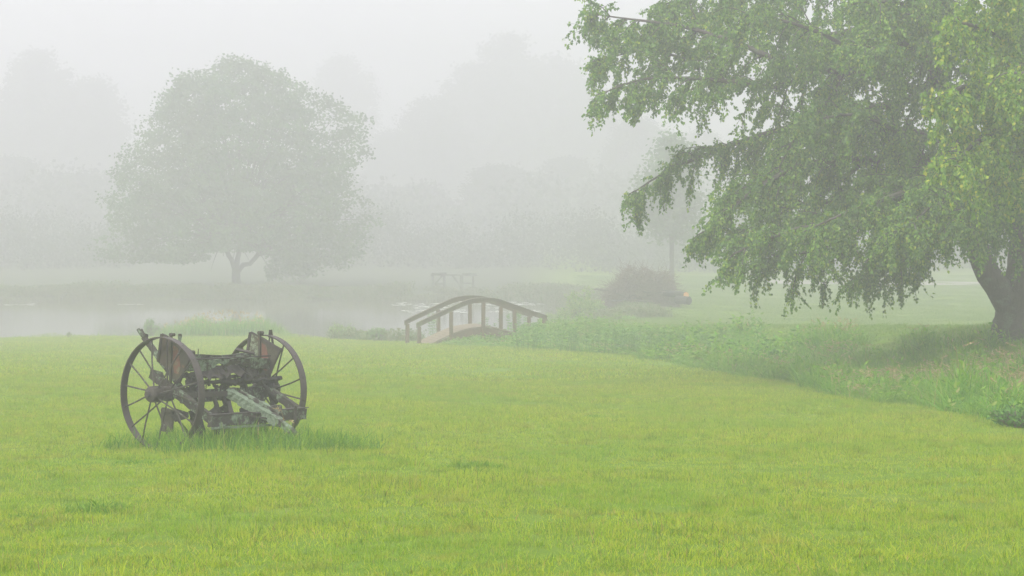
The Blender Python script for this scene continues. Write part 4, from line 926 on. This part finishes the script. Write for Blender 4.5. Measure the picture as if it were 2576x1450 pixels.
shrub('bank_weed', 860, 858, 91, .75, 1.3, 'yellowish weedy plant on the pond bank between the cart and the bridge', 'bush', 900, .08, cat='weed')
shrub('bank_weed', 950, 862, 88, .55, 1.0, 'leafy weed on the pond bank just left of the bridge', 'weed', 700, .08, cat='weed')

# goldenrod-like stalks with whorls of narrow leaves
def stalk(name, x, y, hgt, label, group, nst=12):
    rt_ = empty(name, (x, y, h1(x, y)-.02), label, 'plant', group); ps = []; LP = []; LD = []
    for s_ in range(nst):
        a = random.random()*6.28; r0 = .05+.42*random.random(); hh = hgt*(.6+.5*random.random()); ln = .12*random.random()
        b_ = np.array([math.cos(a)*r0, math.sin(a)*r0, 0]); C_ = curve_pts([(*b_, .006), (*(b_*1.2+np.array([0, 0, hh*.5])), .005), (*(b_*(1+ln*4)+np.array([0, 0, hh])), .002)], .08); ps.append((C_[:, :3], C_[:, 3]))
        for i in range(3, len(C_)):
            t = i/len(C_); k = 5 if t < .8 else 8; an = rng.random(k)*6.28
            LP.append(np.repeat(C_[i:i+1, :3], k, 0)); LD.append(np.stack([np.cos(an), np.sin(an), np.full(k, .15+.5*t)], -1))
    Vt, Ft = tubes_np(ps, 4); mesh_obj('stems', Vt, Ft, M['weed'], rt_); V, f, r = leafquads(np.concatenate(LP), np.concatenate(LD), .12, .024, .2, updown=np.array([0, 0, 1.])); mesh_obj('foliage', V, f, M['weed'], rt_, attrs={'rnd': ('FACE', r)})
    return rt_
gold = [(1330, 66.5, 1.0, 'leafy stalks in front of the right end of the bridge'), (1395, 68, .95, 'leafy stalks just past the right end of the bridge'), (1440, 66, .9, 'leafy stalks in the ditch below the pale shrubs'),
        (1500, 65, .9, 'leafy stalks in the ditch below the gap between shrubs and brush pile'), (1560, 64, 1.0, 'leafy stalks in the ditch below the left half of the brush pile'), (1590, 63, 1.05, 'tall leafy stalks in the ditch below the brush pile'),
        (1645, 62, 1.05, 'leafy stalks in the ditch below the tree trunk by the brush pile'), (1690, 61, 1.0, 'leafy stalks in the ditch below the sawn log'), (1740, 60, 1.1, 'tall yellow-tipped stalks in the ditch just right of the sawn log'), (1770, 60, .95, 'rightmost group of leafy stalks in the ditch')]
for px, y_, h_, lb in gold:
    x_ = (px-CX)/F*y_; stalk('leafy_stalks', x_, y_, h_*.72, lb, 'leafy stalks along the ditch')
for px, y_, h_, lb in [(1055+45, 86, .9, 'leafy stalks behind the bridge, seen between the left and middle posts'), (1240, 85, .95, 'arching stalks behind the bridge right of its middle post'), (1310, 84.5, 1.1, 'bushy stalks behind the right half of the bridge'), (1290, 85.5, 1.2, 'tall bushy stalks behind the bridge between its last posts')]:
    stalk('leafy_stalks', (px-CX)/F*y_, y_, h_, lb, 'leafy stalks behind the bridge', 9)
# broad-leaved dark plant cut by the right edge
o = shrub('dock_plant', 2560, 1030, 27.6, .24, .8, 'dark broad-leaved weed at the lawn edge by the right border of the photo', 'dark', 700, .07, cat='weed')

# ------------------------------------------------------------------ brush pile, log, stump
BY = 112.; bp = at(1612, 770, BY); bz = h1(bp.x, BY)
rt_ = empty('brush_pile', (bp.x, BY, bz), 'heaped pile of brown cut branches and twigs on the meadow beyond the ditch', 'brush pile')
PU = [-1, -.93, -.8, -.62, -.5, -.3, -.1, .15, .4, .65, .82, .93, 1]; PH = [.2, .6, 1.05, 1.15, 1.7, 2.05, 1.7, 1.95, 1.5, 1.75, 1.4, .85, .2]
ps = []; parts = []
for i in range(2600):
    u = random.uniform(-1, 1); hh = float(np.interp(u, PU, PH))*random.uniform(.86, 1.03)+.08; x0 = u*1.72
    z_ = random.random()**.8*hh; y0 = random.uniform(-.9, .9)*(1-z_/2.6); a = random.gauss(0, 1); dr = np.array([random.gauss(0, .7), random.gauss(0, .6), random.gauss(.15, .55)]); dr /= np.linalg.norm(dr); ln = .25+.55*random.random()
    p0 = np.array([x0, y0, max(z_, .04)]); p2 = p0+dr*ln; p2[2] = max(p2[2], .03); m_ = (p0+p2)/2+rng.normal(0, .05, 3); r0 = .006+.012*random.random()**2
    ps.append((np.array([p0, m_, p2]), np.array([r0, r0*.8, r0*.4])))
Vt, Ft = tubes_np(ps, 4); mesh_obj('twigs', Vt, Ft, M['twig'], rt_)
ps = []
for i in range(26):
    u = random.uniform(-1.2, 1.1); dr = np.array([random.choice([-1, 1])*(.7+.3*random.random()), random.gauss(0, .3), random.gauss(.1, .15)]); p0 = np.array([u, random.uniform(-.8, .5), random.random()*.9]); p2 = p0+dr*(.8+random.random()); p2[2] = max(.1, p2[2])
    ps.append((np.array([p0, (p0+p2)/2+rng.normal(0, .08, 3), p2]), np.array([.045, .035, .02])))
Vt, Ft = tubes_np(ps, 7); mesh_obj('branches', Vt, Ft, M['bark'], rt_)
n = 4200; u = rng.uniform(-1, 1, n); P = np.stack([u*1.8, rng.uniform(-.9, .9, n), rng.random(n)*np.interp(u, PU, PH)+.04], -1)
V, f, r = leafquads(P, rng.normal(size=(n, 3)), .10, .055)
mesh_obj('dead_leaves', V, f, leafmat('dead_leaves', [(0, (.11, .075, .06)), (1, (.22, .16, .13))], transl=.25), rt_, attrs={'rnd': ('FACE', r)})
def log(name, px, py, Y_, r, ln, ang, label, capmat, cat='log'):
    p = at(px, py, Y_); p.z = max(p.z, h1(p.x, Y_)+r*.8); d = Vector((-math.cos(ang), math.sin(ang), .02)); rt_ = empty(name, p+d*ln*.5-Vector((0, 0, r)), label, cat); OO = rt_.location.copy()
    b = MB(OO); b.tube([p+d*ln*t for t in np.linspace(0.02, 1, 9)], [r*random.uniform(.93, 1.04) for _ in range(9)], 14, jit=.04); b.build('bark', M['char'], rt_, smooth=False)
    b = MB(OO); b.tube([p-d*.012, p+d*(ln*.02+.01)], [r*.9, r*.93], 18); b.build('cut_end', capmat, rt_)
log('sawn_log', 1727, 743, 110, .15, 1.9, 1.05, 'sawn log with fresh orange cut end against the right side of the brush pile', M['cut'])
log('dark_log', 1734, 757, 109.2, .19, .8, .9, 'short blackened log lying in front of the orange-ended log', M['char'])
sp = at(1818, 706, 168); gz_ = h1(sp.x, 168)
rt_ = empty('tree_stump', (sp.x, 168, gz_), 'small distant tree stump alone on the meadow right of the brush pile', 'stump')
b = MB(rt_.location); b.tube([Vector((sp.x, 168, gz_-.1)), Vector((sp.x, 168, gz_+.1)), Vector((sp.x, 168, gz_+.42))], [.36, .27, .24], 14, jit=.08); b.build('stump_bark', M['bark'], rt_)
b = MB(rt_.location); b.tube([Vector((sp.x, 168, gz_+.421)), Vector((sp.x, 168, gz_+.44))], [.23, .22], 14); b.build('stump_top', M['oldpost'], rt_)

# ------------------------------------------------------------------ lily pads
def padmesh(r):
    vs = [(0, 0, .006)]; n = 18
    for k in range(n): a = .25+(6.283-.5)*k/(n-1); q = r*(1+.06*math.sin(3*a)); vs.append((q*math.cos(a), q*math.sin(a), .012+.008*math.sin(a*2)))
    fs = [(0, k, k+1) for k in range(1, n)]
    me = bpy.data.meshes.new('lily_pad'); me.from_pydata(vs, [], fs); me.materials.append(M['lily'])
    me.polygons.foreach_set('use_smooth', [True]*len(fs)); return me
pads = [padmesh(r) for r in (.14, .19, .24)]
def pad(x, y, label, group):
    o = bpy.data.objects.new('lily_pad', random.choice(pads)); COL.objects.link(o); o.location = (x, y, .004); o.rotation_euler = (0, 0, random.random()*6.28); s_ = random.uniform(.8, 1.5); o.scale = (s_, s_*.9, 1)
    tag(o, label, 'lily pad', group)
cl = [(random.uniform(995, 1385), random.uniform(757, 786)) for _ in range(34)]
used = []
for i in range(240):
    c = random.choice(cl); px = c[0]+random.gauss(0, 14); py = min(max(c[1]+random.gauss(0, 1.6), 756.6), 789)
    if px > 1395 or px < 930: continue
    Y_ = CAMZ*F/(py-HY); x_ = (px-CX)/F*Y_
    if any((x_-a)**2+(Y_-b_)**2 < .3 for a, b_ in used) or float(pond_sd(np.array([x_]), np.array([Y_]))[0]) > -.4: continue
    used.append((x_, Y_)); pad(x_, Y_, 'pale floating lily pad on the pond beyond the footbridge', 'lily pads beyond the footbridge')
for i in range(26):
    py = random.uniform(765.5, 768.5); px = random.uniform(-15, 76); Y_ = CAMZ*F/(py-HY); x_ = (px-CX)/F*Y_
    if any((x_-a)**2+(Y_-b_)**2 < .22 for a, b_ in used): continue
    used.append((x_, Y_)); pad(x_, Y_, 'pale lily pad in the small raft at the far left of the pond', 'lily pads at the far left')
for px in (302, 318, 331, 352): Y_ = CAMZ*F/(766.5-HY); pad((px-CX)/F*Y_, Y_, 'faint lily pad in the short row under the left side of the maple', 'lily pads under the maple')

# ------------------------------------------------------------------ mist
bx0, bx1, by0, by1, bz0, bz1 = -240, 240, -55, 490, -3, 37.
hv = [(x, y, z) for z in (bz0, bz1) for y in (by0, by1) for x in (bx0, bx1)]
m, nt, out = newmat('mist'); pv_ = N(nt, 'ShaderNodeVolumePrincipled'); pv_.inputs['Color'].default_value = (.855, .848, .880, 1); pv_.inputs['Density'].default_value = .0077
pv_.inputs['Anisotropy'].default_value = .5; nt.links.new(pv_.outputs[0], out.inputs['Volume'])
hz_o = mesh_obj('haze', hv, [(0, 2, 3, 1), (4, 5, 7, 6), (0, 1, 5, 4), (2, 6, 7, 3), (0, 4, 6, 2), (1, 3, 7, 5)], m)
tag(hz_o, 'pale morning fog filling the whole valley', 'fog', kind='stuff')

# ------------------------------------------------------------------ light
SUN_EL, SUN_AZ = 52, 212      # degrees; azimuth clockwise from +Y: sun behind the camera and to the left
wd = bpy.data.worlds.new('World'); sc.world = wd; wd.use_nodes = True; nt = wd.node_tree; nt.nodes.clear()
wo = nt.nodes.new('ShaderNodeOutputWorld'); bgd = nt.nodes.new('ShaderNodeBackground')
sky = nt.nodes.new('ShaderNodeTexSky'); sky.sky_type = 'NISHITA'; sky.sun_disc = False; sky.sun_elevation = R(SUN_EL); sky.sun_rotation = R(SUN_AZ); sky.dust_density = 4; sky.air_density = 1
hs = nt.nodes.new('ShaderNodeHueSaturation'); hs.inputs['Saturation'].default_value = .22; nt.links.new(sky.outputs[0], hs.inputs['Color'])
mixn = nt.nodes.new('ShaderNodeMix'); mixn.data_type = 'RGBA'; mixn.inputs[0].default_value = .7; nt.links.new(hs.outputs[0], mixn.inputs[6]); mixn.inputs[7].default_value = (9.9, 9.8, 10.6, 1)
nt.links.new(mixn.outputs[2], bgd.inputs['Color']); bgd.inputs['Strength'].default_value = .15; nt.links.new(bgd.outputs[0], wo.inputs[0])
ld = bpy.data.lights.new('sun', 'SUN'); ld.energy = 3.6; ld.angle = R(26); ld.color = (1, .96, .88)
lo = bpy.data.objects.new('sun', ld); COL.objects.link(lo)
sd = Vector((math.sin(R(SUN_AZ))*math.cos(R(SUN_EL)), math.cos(R(SUN_AZ))*math.cos(R(SUN_EL)), math.sin(R(SUN_EL))))
lo.rotation_euler = sd.to_track_quat('Z', 'Y').to_euler(); lo.location = sd*60

# ------------------------------------------------------------------ camera
cd = bpy.data.cameras.new('camera'); cd.sensor_width = 36; cd.lens = F/2576*36; cd.clip_end = 1500; cd.clip_start = .1
co = bpy.data.objects.new('camera', cd); COL.objects.link(co); co.location = (0, 0, CAMZ)
co.rotation_euler = (math.pi/2-math.atan((725-HY)/F), 0, 0); sc.camera = co
vs = sc.view_settings; vs.view_transform = 'Standard'; vs.look = 'None'; vs.exposure = 0.36; vs.gamma = 1
cy_ = sc.cycles; cy_.volume_bounces = 2; cy_.max_bounces = 8; cy_.transparent_max_bounces = 8; cy_.diffuse_bounces = 3; cy_.use_denoising = True
